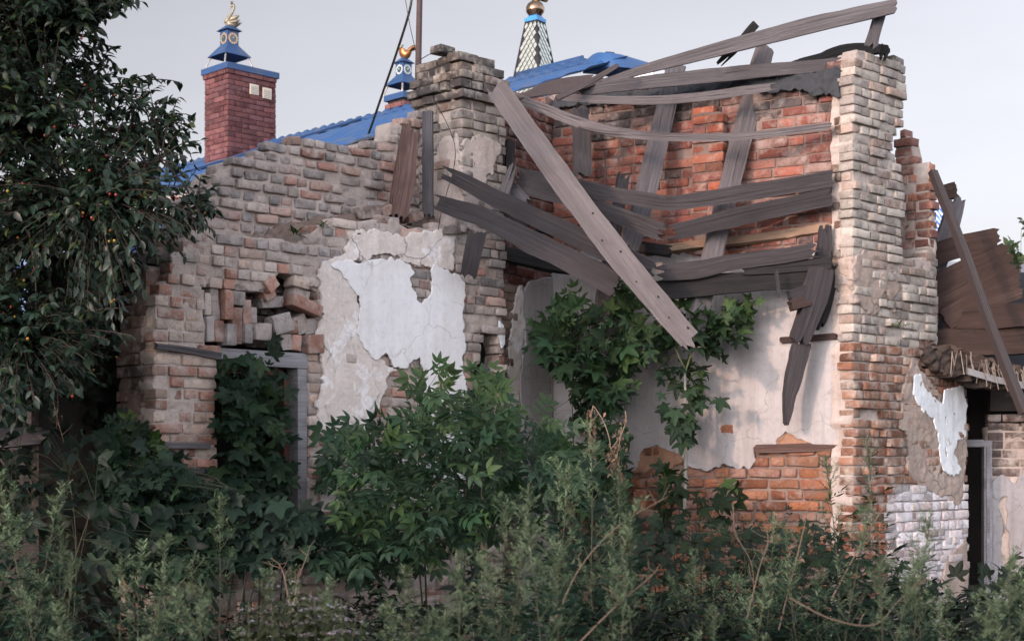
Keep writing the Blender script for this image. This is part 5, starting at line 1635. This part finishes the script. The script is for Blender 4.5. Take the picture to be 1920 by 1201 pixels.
while ntw < 4200 and tries < 260000:
    tries += 1
    x, y, Y = rng.uniform(-330, 420), rng.uniform(-330, 800), rng.uniform(7.7, 9.35)
    d_ = float(inpoly(crown_px, x, y))
    if d_ < 0: continue
    if Y > 8.95 and x > 240: continue
    p = P(x, y, Y)
    dens = min(1, .34 + d_ / 110) * (.95 if (gap(p) > -.22 or d_ > 210) else .12)
    if rng.random() > dens * (.55 if x < -60 else 1) * (1.0 if y > 560 else 1): continue
    dist = np.linalg.norm(allnodes - p, axis=1)
    q = allnodes[np.argmin(dist + rng.uniform(0, .12, len(dist)))]
    L = np.linalg.norm(p - q)
    if L > .75: 
        q = p + (q - p) * .75 / L; L = .75
    outw = (p - (base + np.array((0, 0, 3.0)))); outw[2] *= .3; outw /= np.linalg.norm(outw) + 1e-6
    end = p + outw * rng.uniform(.05, .16) + np.array((0, 0, rng.uniform(-.07, .07)))
    cv = bez(q, end, np.array((0, 0, .05 + .06 * L)), 7)
    bmb.tube(cv, np.linspace(.0055, .0018, 7), 4, (.06, .045, .04), cap=False)
    ntw += 1
    nl = rng.integers(9, 16)
    for t in np.linspace(.3, 1, nl):
        k = t * 6; a = int(min(k, 5)); pos = cv[a] + (cv[a + 1] - cv[a]) * (k - a)
        T = cv[a + 1] - cv[a]; T /= np.linalg.norm(T) + 1e-9
        side = np.cross(T, (0, 0, 1)) * rng.choice([-1, 1]) + rng.normal(0, .45, 3)
        dd = T * rng.uniform(.3, .9) + side * .9 + np.array((0, 0, .05 - rng.uniform(0, .85)))
        lp.append(pos); ld.append(dd); lu.append((rng.normal(0, .5), rng.normal(-.3, .5), 1.0)); lsz.append(rng.uniform(.042, .074))
    if rng.random() < (.11 if y > 200 else .05):
        for _ in range(rng.integers(1, 4)):
            fp.append(cv[rng.integers(2, 7)] + np.array((rng.normal(0, .02), rng.normal(0, .02) - .01, -rng.uniform(.025, .06))))
            fc.append(pick(rng, [(.22, .02, .015), (.30, .13, .02), (.20, .03, .015), (.30, .20, .03)] if y > 250 else [(.2, .02, .015), (.14, .012, .012), (.2, .06, .02)]))
obj("branches", bmb, BARK, tree, True)
mb = MB()
lp, ld, lu, lsz = map(np.array, (lp, ld, lu, lsz))
kk = rng.integers(0, 3, len(lp))
for k in range(3):
    m = kk == k
    scatter(mb, LANCES[k], lp[m], ld[m], lu[m], lsz[m], jitcol(rng, m.sum(), (.019, .036, .025), .35, (.045, .07, .025), .06))
obj("crown", mb, LEAF_T, tree, True)
mb = MB()
for p, c in zip(fp, fc):
    mb.lathe(p, [(.0005, -.0085), (.006, -.006), (.0085, 0), (.006, .006), (.0005, .0085)], 8, c)
o = obj("cherries", mb, FRUIT, tree, True); o["kind"] = "stuff"

# ---- generic leafy climber / shrub made of leaves on short stalks along stems
def leafy(name, label, cat, px_poly, Yr, n, tmpls, size, base_col, alt, seed, trunk=None, face=(0, -1, .55), stems=8, gapn=.3, group=None, mat=LEAF, down=.6, ground=True, fill=0.0, tipcol=None, depth_fn=None):
    rng = np.random.default_rng(seed)
    pl = np.array(px_poly, float)
    lo, hi = pl.min(0), pl.max(0)
    pos = []
    while len(pos) < n:
        x = rng.uniform(lo[0], hi[0], 600); y = rng.uniform(lo[1], hi[1], 600)
        d = inpoly(pl, x, y)
        Y = rng.uniform(Yr[0], Yr[1], 600)
        if depth_fn is not None: Y = depth_fn(x, y, Y)
        pr_ = np.clip(.35 + d / 60, 0, 1)
        q = np.stack([(x - CX) / F * Y, Y, CZ + (HY - y) / F * Y], -1)
        gk = vnoise(q * 3.1 + seed, seed) > -gapn
        ok = (d > 0) & (rng.random(600) < pr_) & (gk | (rng.random(600) < .15))
        pos.extend(q[ok])
    pos = np.array(pos[:n])
    c = pos.mean(0)
    root = thing(name, (c[0], c[1], 0), label, cat, group)
    sm = MB()
    ends = pos[rng.choice(n, stems, replace=False)]
    nodes = []
    if trunk is not None:
        nodes.append(np.asarray(trunk)); ends = ends[:0]
    for e in ends:
        b = np.array((c[0] + (e[0] - c[0]) * rng.uniform(.2, .8), c[1] + (e[1] - c[1]) * .6 + rng.normal(0, .05), 0.0))
        if not ground: b = np.array((c[0] + rng.normal(0, .2), c[1], pos[:, 2].min()))
        cv = bez(b, e, np.array((rng.normal(0, .1), rng.normal(0, .05), .15)), 12)
        sm.tube(cv, np.linspace(.009, .0025, 12), 5, (.035, .038, .024))
        nodes.append(cv)
    nodes = np.concatenate(nodes)
    for p in pos[rng.random(n) < .5]:
        q = nodes[np.argmin(np.linalg.norm(nodes - p, axis=1))]
        L = np.linalg.norm(p - q)
        lim = .35 if trunk is None else .8
        if L > lim: q = p + (q - p) * lim / L
        sm.tube([q, (p + q) / 2 + np.array((0, 0, .03)), p], .0018, 3, (.028, .04, .02), cap=False)
    obj("stems", sm, STEM, root, True)
    outw = pos - (c + np.array((0, .3, -.2))); outw /= np.linalg.norm(outw, axis=1)[:, None] + 1e-6
    d = outw * .9 + rng.normal(0, .45, (n, 3)); d[:, 2] -= down
    d[:, 1] -= .25
    up = np.array(face)[None] + rng.normal(0, .38, (n, 3))
    mb = MB()
    kk = rng.integers(0, len(tmpls), n)
    col = jitcol(rng, n, base_col, .3, alt, .12)
    if tipcol is not None:
        h = (pos[:, 2] - pos[:, 2].min()) / (np.ptp(pos[:, 2]) + 1e-6)
        w = np.clip((h - .72) * 3, 0, 1)[:, None] * rng.uniform(0, 1, (n, 1))
        col = col * (1 - w) + np.array(tipcol) * w
    sz = rng.uniform(size[0], size[1], n)
    for k in range(len(tmpls)):
        m = kk == k
        scatter(mb, tmpls[k], pos[m], d[m], up[m], sz[m], col[m])
    obj("foliage", mb, mat, root, True)
    return root

def compound(nl=7, leaf=None, spread=.42):
    """pinnate leaf: opposite leaflets along a short stalk, unit length"""
    V0, f0 = leaf if leaf is not None else leaf_lance(.40, .16, .25)
    Vs, fs, n = [], [], 0
    pairs = nl // 2
    specs = [(0, 1.0 - .42, 0, .46)]
    for k in range(pairs):
        y = .20 + .40 * k / max(1, pairs - 1)
        for s in (-1, 1):
            specs.append((0, y, s * (1.12 - .14 * k), .36 + .05 * k))
    for x, y, a, L in specs:
        ca, sa = math.cos(a), math.sin(a)
        V = V0 * L
        W = np.stack([V[:, 0] * ca + V[:, 1] * sa, -V[:, 0] * sa + V[:, 1] * ca + y, V[:, 2] - .18 * y * y], -1)
        Vs.append(W); fs.append(f0 + n); n += len(W)
    # stalk
    Vs.append(np.array([(-.008, 0, 0), (.008, 0, 0), (.006, .6, -.06), (-.006, .6, -.06)])); fs.append(np.array([[n, n + 1, n + 2, n + 3]]))
    return np.concatenate(Vs), np.concatenate(fs)
ELD = [compound(5), compound(7), compound(5, leaf_lance(.46, .2, .4))]

def yw1(x, off):
    a = (np.asarray(x) - CX) / F
    o = W1.o + W1.n * off
    s = (a * o[1] - o[0]) / (W1.d[0] - a * W1.d[1])
    return o[1] + s * W1.d[1]

# elder bush in the middle
leafy("elder_bush", "broad elder bush with glossy pinnate leaves in front of the white plaster wall", "bush",
      [(606, 880), (612, 820), (650, 800), (690, 790), (730, 800), (770, 745), (792, 715), (815, 695), (840, 735), (856, 770), (880, 735), (905, 690), (930, 735), (960, 760), (1000, 775), (1040, 790), (1060, 830), (1070, 900), (1010, 940), (960, 990), (900, 980), (870, 1040), (780, 1050), (700, 1085), (640, 1085), (612, 1040), (640, 980), (625, 930)],
      (8.5, 10.2), 900, ELD, (.14, .24), (.038, .082, .048), (.06, .115, .045), 310, stems=7, gapn=.42, tipcol=(.13, .21, .07), down=.35, depth_fn=lambda x, y, Y: np.minimum(Y, yw1(x, .12)))
leafy("box_elder_bush", "dense box elder bush growing in the bay corner under the broken rafter", "bush",
      [(992, 630), (1010, 600), (1045, 560), (1080, 545), (1110, 560), (1150, 545), (1160, 500), (1178, 520), (1200, 560), (1232, 575), (1262, 590), (1256, 625), (1225, 660), (1195, 690), (1180, 720), (1172, 800), (1180, 900), (1150, 960), (1090, 960), (1060, 860), (1075, 800), (1070, 740), (1030, 690), (1010, 660)],
      (10.8, 12.0), 560, MAPLE + [compound(5, leaf_lance(.5, .15, .4))], (.085, .155), (.040, .080, .042), (.06, .11, .04), 320, stems=5, gapn=.3, depth_fn=lambda x, y, Y: np.minimum(Y, 12.2 - (x - 1038) * .0024 - .08) if True else Y, tipcol=(.10, .17, .06), down=.5)
SAP = np.concatenate([bez(P(1280, 1010, 11.15), P(1284, 700, 11.1), np.array((.03, 0, 0)), 14), bez(P(1284, 700, 11.1), P(1330, 570, 11.05), np.array((.0, 0, .02)), 8), bez(P(1300, 650, 11.1), P(1400, 565, 10.95), np.array((.02, 0, .02)), 8), bez(P(1284, 690, 11.1), P(1248, 600, 11.15), np.array((-.03, 0, .02)), 8)])
leafy("maple_sapling", "slim maple sapling with one bare pale stem casting leaf shadows on the white plaster", "sapling",
      [(1228, 610), (1240, 575), (1300, 560), (1340, 590), (1370, 560), (1395, 548), (1425, 566), (1405, 600), (1390, 640), (1370, 670), (1345, 690), (1362, 730), (1340, 770), (1310, 800), (1295, 832), (1270, 827), (1250, 790), (1240, 740), (1228, 700), (1246, 660)],
      (10.9, 11.25), 230, MAPLE, (.065, .12), (.032, .062, .034), (.05, .09, .035), 330, trunk=SAP, gapn=.35, tipcol=(.11, .19, .06), down=.45)
mb = MB()
mb.tube(SAP[:14], np.linspace(.016, .011, 14), 7, (.27, .27, .255))
for a, b in ((14, 22), (22, 30), (30, 38)):
    mb.tube(SAP[a:b], np.linspace(.009, .003, b - a), 5, (.12, .14, .08))
obj("bare_stem", mb, STEM, bpy.data.objects["maple_sapling"], True)
leafy("vine_shoot", "small lobed-leaf shoot low on the orange bricks beside the sapling stem", "vine",
      [(1225, 900), (1240, 870), (1275, 860), (1300, 880), (1310, 920), (1340, 905), (1370, 900), (1400, 915), (1390, 950), (1320, 990), (1240, 980)], (10.4, 10.8), 60, MAPLE, (.07, .12), (.035, .06, .03), (.07, .12, .035), 335, stems=5)
# creeper over the window and pillar
leafy("hop_creeper", "green creeper with lobed leaves pouring out of the broken window", "creeper",
      [(408, 700), (415, 668), (470, 660), (500, 630), (520, 640), (530, 665), (545, 690), (552, 740), (560, 790), (556, 850), (570, 930), (560, 1010), (400, 1010), (396, 900), (408, 800)],
      (9.3, 9.9), 330, HOP + ELD[:1], (.07, .125), (.027, .056, .034), (.04, .075, .035), 340, stems=4, gapn=.12, face=(.15, -1, .5), down=.8, depth_fn=lambda x, y, Y: yw1(x, .02) + (Y - 9.75) * .5)
leafy("hop_creeper", "dark creeper mound smothering the foot of the brick jamb at left", "creeper",
      [(190, 800), (225, 770), (262, 790), (290, 840), (330, 850), (360, 880), (402, 900), (470, 930), (560, 950), (600, 960), (600, 1060), (180, 1080)],
      (8.4, 9.1), 1000, HOP + ELD[:1], (.06, .12), (.014, .030, .021), (.02, .044, .024), 341, stems=8, gapn=.45, face=(.05, -1, .6), down=.7)
leafy("nettle_bank", "shadowy bank of broad leaves under the cherry tree", "bush",
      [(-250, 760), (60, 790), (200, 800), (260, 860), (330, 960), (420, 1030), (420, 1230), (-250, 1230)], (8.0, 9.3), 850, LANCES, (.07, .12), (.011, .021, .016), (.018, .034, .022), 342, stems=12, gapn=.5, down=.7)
leafy("hop_creeper", "thin creeper strand of small leaves on the shaded left pillar", "creeper",
      [(222, 780), (236, 765), (262, 790), (290, 810), (310, 850), (280, 860), (230, 850)], (8.7, 8.95), 40, HOP, (.06, .10), (.05, .085, .035), (.09, .13, .04), 343, stems=3)
leafy("shade_filler_shrub", "black-green shrub added to deepen the shade behind the cherry tree's lower branches", "shrub",
      [(-300, 560), (130, 640), (225, 620), (240, 800), (300, 1000), (-300, 1000)], (9.7, 11.2), 1700, LANCES, (.09, .15), (.014, .024, .017), (.02, .03, .02), 344, stems=10, gapn=.7, depth_fn=lambda x, y, Y: Y)  # added shrub, near-black leaves standing in for deep shade
leafy("bramble_bank", "dark leafy bank along the foot of the orange brick wall", "bush",
      [(1060, 945), (1200, 940), (1290, 965), (1400, 958), (1500, 968), (1600, 1000), (1700, 1050), (1760, 1080), (1760, 1200), (1000, 1200), (1010, 980)], (8.6, 10.0), 1100, HOP + LANCES[:1] + ELD[:1], (.05, .09), (.014, .028, .019), (.022, .04, .022), 345, stems=12, gapn=.5)
leafy("bramble_bank", "dark low leaves around the pale door post at the right", "bush",
      [(1770, 1090), (1830, 1060), (1880, 1050), (1960, 1040), (1990, 1230), (1760, 1230)], (9.0, 11.0), 160, HOP + LANCES[:1], (.08, .13), (.014, .026, .018), (.022, .04, .022), 346, stems=5)
# dry seed heads beside the box elder
rng = np.random.default_rng(350)
dv_ = thing("dry_vine", P(1125, 870, 10.2) * np.array((1, 1, 0)), "withered brown seed-laden stalks hanging beside the box elder bush", "dry plant")
mb = MB()
for (a, b, s) in [((1112, 760), (1145, 842), .05), ((1145, 842), (1172, 770), .08), ((1112, 760), (1108, 870), -.03), ((1145, 842), (1165, 900), .03), ((1165, 800), (1150, 880), .02)]:
    mb.tube(bez(P(*a, 10.2), P(*b, 10.2), np.array((s, 0, .02)), 10), .0035, 4, (.30, .22, .17))
obj("stalk", mb, STEM, dv_)
pos = []
for _ in range(260):
    x0, y0, x1, y1 = [(1112, 765, 1108, 870), (1165, 795, 1150, 885), (1145, 842, 1165, 900)][rng.integers(3)]
    t = rng.random(); pos.append(P(x0 + (x1 - x0) * t + rng.normal(0, 7), y0 + (y1 - y0) * t + rng.normal(0, 5), 10.2 + rng.normal(0, .04)))
mb = MB()
scatter(mb, LANCES[1], np.array(pos), np.stack([rng.normal(0, .5, 260), rng.normal(0, .5, 260), -1 + 0 * rng.random(260)], 1), rng.normal(0, 1, (260, 3)), rng.uniform(.02, .04, 260), jitcol(rng, 260, (.22, .15, .115), .4))
obj("seed_heads", mb, LEAF, dv_)["kind"] = "stuff"
# far right tree
leafy("young_tree", "thin leafy tree far behind the stacked boards at the right edge", "tree",
      [(1880, 470), (1892, 450), (1905, 455), (1912, 480), (1905, 520), (1930, 560), (1935, 640), (1900, 650), (1890, 560)], (20, 21.5), 330, LANCES, (.09, .16), (.05, .075, .035), (.08, .11, .05), 360, stems=4)
leafy("young_tree", "leaf sprig cut by the photo's right edge in the sky", "tree",
      [(1908, 422), (1918, 412), (2000, 380), (2000, 460), (1925, 440)], (20, 21.0), 110, LANCES, (.08, .14), (.05, .06, .035), (.07, .08, .05), 361, stems=3)

# ---- mugwort: one of each of several plants is built, the rest are copies
def mugwort(seed, h):
    rng = np.random.default_rng(seed)
    sm, lm = MB(), MB()
    lean = rng.normal(0, .07, 2)
    def stem(t): return np.array((lean[0] * t * t * h, lean[1] * t * t * h, t * h)) + .012 * np.array((math.sin(t * 9 + seed), math.cos(t * 7 + seed), 0))
    ts = np.linspace(0, 1, 18)
    sm.tube([stem(t) for t in ts], np.linspace(.0050, .0014, 18), 5, (.05, .052, .034))
    P_, D_, U_, S_, C_ = [], [], [], [], []
    def frond(p, d, L, c):
        """one divided leaf: narrow lobes along a short axis"""
        d = d / np.linalg.norm(d)
        x = np.cross(d, (0, 0, 1)); x /= np.linalg.norm(x) + 1e-6
        for k in range(3):
            for s in (-1, 1):
                y = .22 + .24 * k
                P_.append(p + d * L * y); D_.append(d * .8 + x * s * .75 + rng.normal(0, .12, 3)); S_.append(L * .48 * (1 - .14 * k)); C_.append(c)
        P_.append(p + d * L * .55); D_.append(d + rng.normal(0, .1, 3)); S_.append(L * .55); C_.append(c)
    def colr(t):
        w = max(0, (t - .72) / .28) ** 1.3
        b = np.array((.014, .034, .024)) * (1 - w) + np.array((.15, .205, .13)) * w  # shade among the weeds painted into the lower leaves; pale tips are real
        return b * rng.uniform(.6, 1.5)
    n = int(h * 26)
    ang = rng.uniform(0, 6)
    for k in range(n):
        t = .18 + .80 * k / n
        ang += 2.4
        p = stem(t)
        el = .35 + .8 * max(0, t - .6)
        d = np.array((math.cos(ang), math.sin(ang), el + rng.normal(0, .12)))
        L = (.135 if t < .75 else .135 - .36 * (t - .75)) * rng.uniform(.8, 1.2)
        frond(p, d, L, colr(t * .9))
        if t > .38 and rng.random() < .75:
            bl = rng.uniform(.10, .24) * (1.12 - t)
            e = p + np.array((math.cos(ang), math.sin(ang), 1.5)) / 1.8 * bl * 1.6
            cv = bez(p, e, np.array((math.cos(ang), math.sin(ang), -.3)) * bl * .2, 6)
            sm.tube(cv, np.linspace(.002, .0008, 6), 4, (.05, .065, .04), cap=False)
            for q in range(2, 6):
                for _ in range(3):
                    a2 = rng.uniform(0, 6.28)
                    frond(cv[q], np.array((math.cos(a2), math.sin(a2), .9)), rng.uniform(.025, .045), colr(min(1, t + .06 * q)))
    for k in range(34):                                   # bud spike
        t = .86 + .14 * k / 34
        a2 = rng.uniform(0, 6.28)
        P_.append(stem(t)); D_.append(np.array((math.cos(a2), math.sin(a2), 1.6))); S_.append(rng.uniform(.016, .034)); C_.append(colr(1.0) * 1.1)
    n = len(P_)
    up = rng.normal(0, .5, (n, 3)) + np.array((0, 0, 1))
    scatter(lm, leaf_lance(.17, .15, .2, 3), np.array(P_), np.array(D_), up, np.array(S_), np.array(C_))
    return sm, lm

protos = []
for k in range(7):
    h = 1.30
    sm, lm = mugwort(400 + k, h)
    r = thing("mugwort", (0, 0, 0), "one of the many silvery green mugwort stalks crowding the overgrown strip before the ruin", "weed", "mugwort stalks before the ruin")
    obj("stem", sm, STEM, r, True); obj("foliage", lm, LEAF_M, r)
    protos.append([r, 0])

def copy_thing(root):
    c = root.copy(); COL.objects.link(c)
    for ch in root.children:
        d = ch.copy(); COL.objects.link(d); d.parent = c
    return c

rng = np.random.default_rng(410)
GEN = protos[0][0]["label"]
def place(k, x, y, Y, label=None):
    """a stalk whose tip shows at (x, y) at distance Y"""
    r, used = protos[k % len(protos)]
    o = r if not used else copy_thing(r)
    protos[k % len(protos)][1] = 1
    top = P(x, y, Y)
    o.location = (top[0], top[1], 0)
    s = top[2] / 1.30
    o.scale = (.55 + .45 * s,) * 2 + (s,)
    o.rotation_euler = (0, 0, rng.uniform(0, 6.28))
    if label: o["label"] = label
    else: o["label"] = GEN
    return o
hero = [(1010, 868, 6.2), (1064, 862, 6.6), (1124, 792, 7.4), (1192, 880, 6.6), (985, 905, 5.6), (1088, 935, 5.4), (1155, 965, 5.8), (905, 975, 5.2), (945, 930, 5.6), (1040, 950, 5.0), (880, 1040, 4.6),
        (1576, 850, 7.6), (1661, 818, 8.0), (1548, 935, 5.6), (1682, 955, 5.4), (1430, 965, 7.2), (1388, 1075, 5.2), (1330, 1030, 7.0), (1480, 985, 7.0), (1610, 1050, 5.0), (1520, 1040, 6.2), (1760, 1030, 7.4), (1640, 1050, 4.6), (1895, 1050, 4.6), (1830, 1130, 4.6), (1720, 1040, 6.4),
        (40, 905, 6.4), (72, 868, 6.8), (100, 950, 6.2), (130, 990, 6.4), (15, 960, 6.0), (415, 930, 6.6), (280, 995, 5.8), (240, 1020, 6.0), (362, 1030, 6.2), (205, 1050, 5.6), (125, 1040, 5.4), (330, 1060, 6.0), (620, 1085, 5.4), (700, 1118, 5.6), (787, 1055, 5.2), (452, 1060, 6.2), (540, 1065, 7.2), (745, 1140, 5.0), (560, 1100, 6.2)]
LAB = {(1124, 792): "tallest mugwort stalk, rising before the withered seed stalks by the box elder", (1661, 818): "tall mugwort stalk reaching up the corner pier below its sandy plaster", (1576, 850): "tall mugwort stalk just below the pier end of the sill board", (415, 930): "lone mugwort stalk standing before the dark creeper mound under the brick jamb", (1430, 965): "mugwort stalk standing before the orange bricks, beside the reddish dry stalk", (787, 1055): "mugwort stalk standing in the dark gap under the elder bush"}
for k, (x, y, Y) in enumerate(hero):
    place(k, x, y, Y, LAB.get((x, y)))
for k in range(66):
    x = rng.uniform(-40, 1960)
    side = 1.0 if x > 860 else 0.0
    Y = rng.uniform(4.6, 8.2)
    y = rng.uniform(1010, 1190) if x > 860 else rng.uniform(1080, 1200)
    if x < 860 and k % 3 == 0: continue
    if 1200 < x < 1720: y = max(y, 1075)
    if 640 < x < 860: y = max(y, 1140)
    place(k, x, y, Y)

# dead-nettles with pale violet flowers
def deadnettle(seed):
    rng = np.random.default_rng(seed)
    sm, lm, fm = MB(), MB(), MB()
    h = .5
    sm.tube([(0, 0, 0), (.01, .0, .25), (.0, .01, h)], [.004, .003, .002], 5, (.06, .07, .04))
    P_, D_, S_, C_, Q_ = [], [], [], [], []
    for k in range(11):
        z = .06 + .44 * k / 11
        for s in range(4):
            a = k * 1.57 / 1 + s * 1.57 + rng.normal(0, .2)
            P_.append((0, 0, z)); D_.append((math.cos(a), math.sin(a), .15 - .4 * (1 - k / 11))); S_.append(.075 * (1.15 - .6 * k / 11) * rng.uniform(.8, 1.2)); C_.append(np.array((.05, .062, .032)) * rng.uniform(.7, 1.4))
        if k > 5:
            for _ in range(4):
                a = rng.uniform(0, 6.28)
                Q_.append((math.cos(a) * .018, math.sin(a) * .018, z + .012))
    scatter(lm, leaf_lance(.62, .2, .35), np.array(P_), np.array(D_), np.tile((0, 0, 1.), (len(P_), 1)), np.array(S_), np.array(C_))
    Q_ = np.array(Q_); d = Q_ * np.array((1, 1, 0)) + np.array((0, 0, .012))
    scatter(fm, leaf_lance(.7, .5, .5, 2), Q_, d, np.tile((0, 0, 1.), (len(Q_), 1)), rng.uniform(.009, .016, len(Q_)), jitcol(rng, len(Q_), (.50, .44, .60), .2))
    return sm, lm, fm
dn = []
for k in range(3):
    sm, lm, fm = deadnettle(450 + k)
    r = thing("dead_nettle", (0, 0, 0), "short dead-nettle with pale violet flowers in the low weeds under the elder bush", "wildflower", "flowering dead-nettles")
    obj("stem", sm, STEM, r); obj("foliage", lm, LEAF, r, True); obj("flowers", fm, LEAF, r)["kind"] = "stuff"
    dn.append([r, 0])
for k in range(22):
    x = rng.uniform(470, 680); Y = rng.uniform(4.6, 5.8); y = rng.uniform(1075, 1175)
    r, used = dn[k % 3]
    o = r if not used else copy_thing(r); dn[k % 3][1] = 1
    t = P(x, y, Y)
    o.location = (t[0], t[1], t[2] - .5); o.scale = (1, 1, 1); o.rotation_euler = (rng.normal(0, .1), rng.normal(0, .1), rng.uniform(0, 6.28))

# undergrowth: uncountable low leaves that close the ground under the weeds
rng = np.random.default_rng(470)
mb = MB()
n = 24000
Y = rng.uniform(4.4, 9.3, n); x = rng.uniform(-140, 2060, n)
hmax = np.where(x > 860, .86, .62) + .1 * vnoise(np.stack([x * .01, Y * 1.5, 0 * x], -1), 5)
pos = np.stack([(x - CX) / F * Y, Y, rng.uniform(.02, 1, n) ** .7 * hmax], -1)
pos[:, 2] *= np.where((x > 600) & (x < 900) & (Y > 6.0), 1.25, 1.0)
keep = np.ones(n, bool)
pos = pos[keep]; n = len(pos)
d = rng.normal(0, 1, (n, 3)); d[:, 2] = np.abs(d[:, 2]) * .4 - .1
kk = rng.integers(0, 2, n)
T2 = [leaf_lance(.26, .2, .3, 3), leaf_lance(.5, .2, .3, 3)]
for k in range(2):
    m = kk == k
    scatter(mb, T2[k], pos[m], d[m], rng.normal(0, .4, (m.sum(), 3)) + np.array((0, 0, 1.)), rng.uniform(.05, .11, m.sum()), jitcol(rng, m.sum(), (.006, .012, .009), .45))  # near-black leaf colour carries the shade under the weeds
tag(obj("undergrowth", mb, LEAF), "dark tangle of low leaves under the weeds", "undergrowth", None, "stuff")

# dry arching stalks among the weeds
rng = np.random.default_rng(480)
DS = [("long bare tan stalk slanting up right through the central mugwort", [(1040, 1160), (1090, 1060), (1160, 985), (1252, 930)], 5.4),
      ("bare stalk slanting low across the weeds under the longer tan stalk", [(1085, 1205), (1150, 1140), (1220, 1080), (1235, 1060)], 4.8),
      ("arching dry stalk bowing down right of the sapling", [(1374, 942), (1380, 1000), (1410, 1060), (1412, 1140)], 6.4),
      ("reddish dry stalk rising steeply right of the sapling", [(1400, 1160), (1425, 1060), (1440, 1010), (1420, 935)], 6.0),
      ("fine dry stalk crossing the orange bricks towards the pier", [(1460, 1180), (1500, 1020), (1520, 930), (1535, 880)], 6.2),
      ("thin dry stalk leaning right in front of the whitewashed courses", [(1560, 1120), (1620, 1010), (1670, 930), (1700, 880)], 5.8),
      ("looping dry stalk sagging low in the right foreground weeds", [(1480, 1120), (1560, 1160), (1640, 1170), (1690, 1120), (1745, 1080)], 5.0),
      ("dead twig fan at the left of the dead-nettles", [(545, 1150), (535, 1090), (525, 1060), (508, 1045)], 6.0),
      ("dead twig beside the twig fan, leaning right", [(548, 1150), (558, 1090), (572, 1050), (580, 1028)], 6.0),
      ("pale bent straw hanging below the cherry leaves at left", [(66, 690), (92, 720), (104, 770), (120, 830)], 8.1),
      ("second pale straw twisting under the cherry leaves", [(92, 640), (88, 700), (108, 740), (106, 800)], 8.1),
      ("vertical bare vine stem in the gloom under the cherry tree", [(54, 430), (66, 520), (70, 600), (92, 650), (90, 700)], 8.0)]
for lab, pts, Y in DS:
    mb = MB()
    cv = catmull([P(x, y, Y + .05 * k) for k, (x, y) in enumerate(pts)], 26)
    mb.tube(cv, np.linspace(.0031, .0011, 26), 5, (.15, .108, .082))
    for _ in range(7):
        i = rng.integers(8, 25); a = rng.normal(0, 1, 3); a[2] = abs(a[2])
        e = cv[i] + a / np.linalg.norm(a) * rng.uniform(.03, .1)
        mb.tube([cv[i], (cv[i] + e) / 2 + rng.normal(0, .006, 3), e], [.0013, .001, .0007], 4, (.15, .11, .082), cap=False)
    tag(obj("dry_stalk", mb, STEM), lab, "dry stalk")

# weathered timber rail in the gloom at the far left
plank("old_rail", "weathered grey rail half hidden in the gloom at the far left", [(-120, 822, 38, 9.6), (0, 820, 36, 9.6), (96, 816, 30, 9.6)], WOOD, .06, .1, (.02, .06), .05, "rail")
# tufts of grass on the ledge
rng = np.random.default_rng(490)
for lab, x, y, Yo in [("little green tuft growing from the rubble ledge above the arch", 556, 440, 9.95), ("tiny grass tuft on the pier's broken shoulder", 1682, 612, 11.05), ("thin weed tuft on the ledge left of the loose bricks", 608, 426, 10.15)]:
    n = 16
    p = P(x, y, Yo)
    r = mb = MB()
    d = rng.normal(0, .7, (n, 3)); d[:, 2] = rng.uniform(.2, 1, n)
    scatter(mb, leaf_lance(.2, .2, .4, 3), np.tile(p, (n, 1)) + rng.normal(0, .02, (n, 3)) * np.array((1, 1, .2)), d, np.tile((0, -.3, 1.), (n, 1)), rng.uniform(.04, .10, n), jitcol(rng, n, (.06, .10, .04), .3))
    tag(obj("weed_tuft", mb, LEAF), lab, "weed")
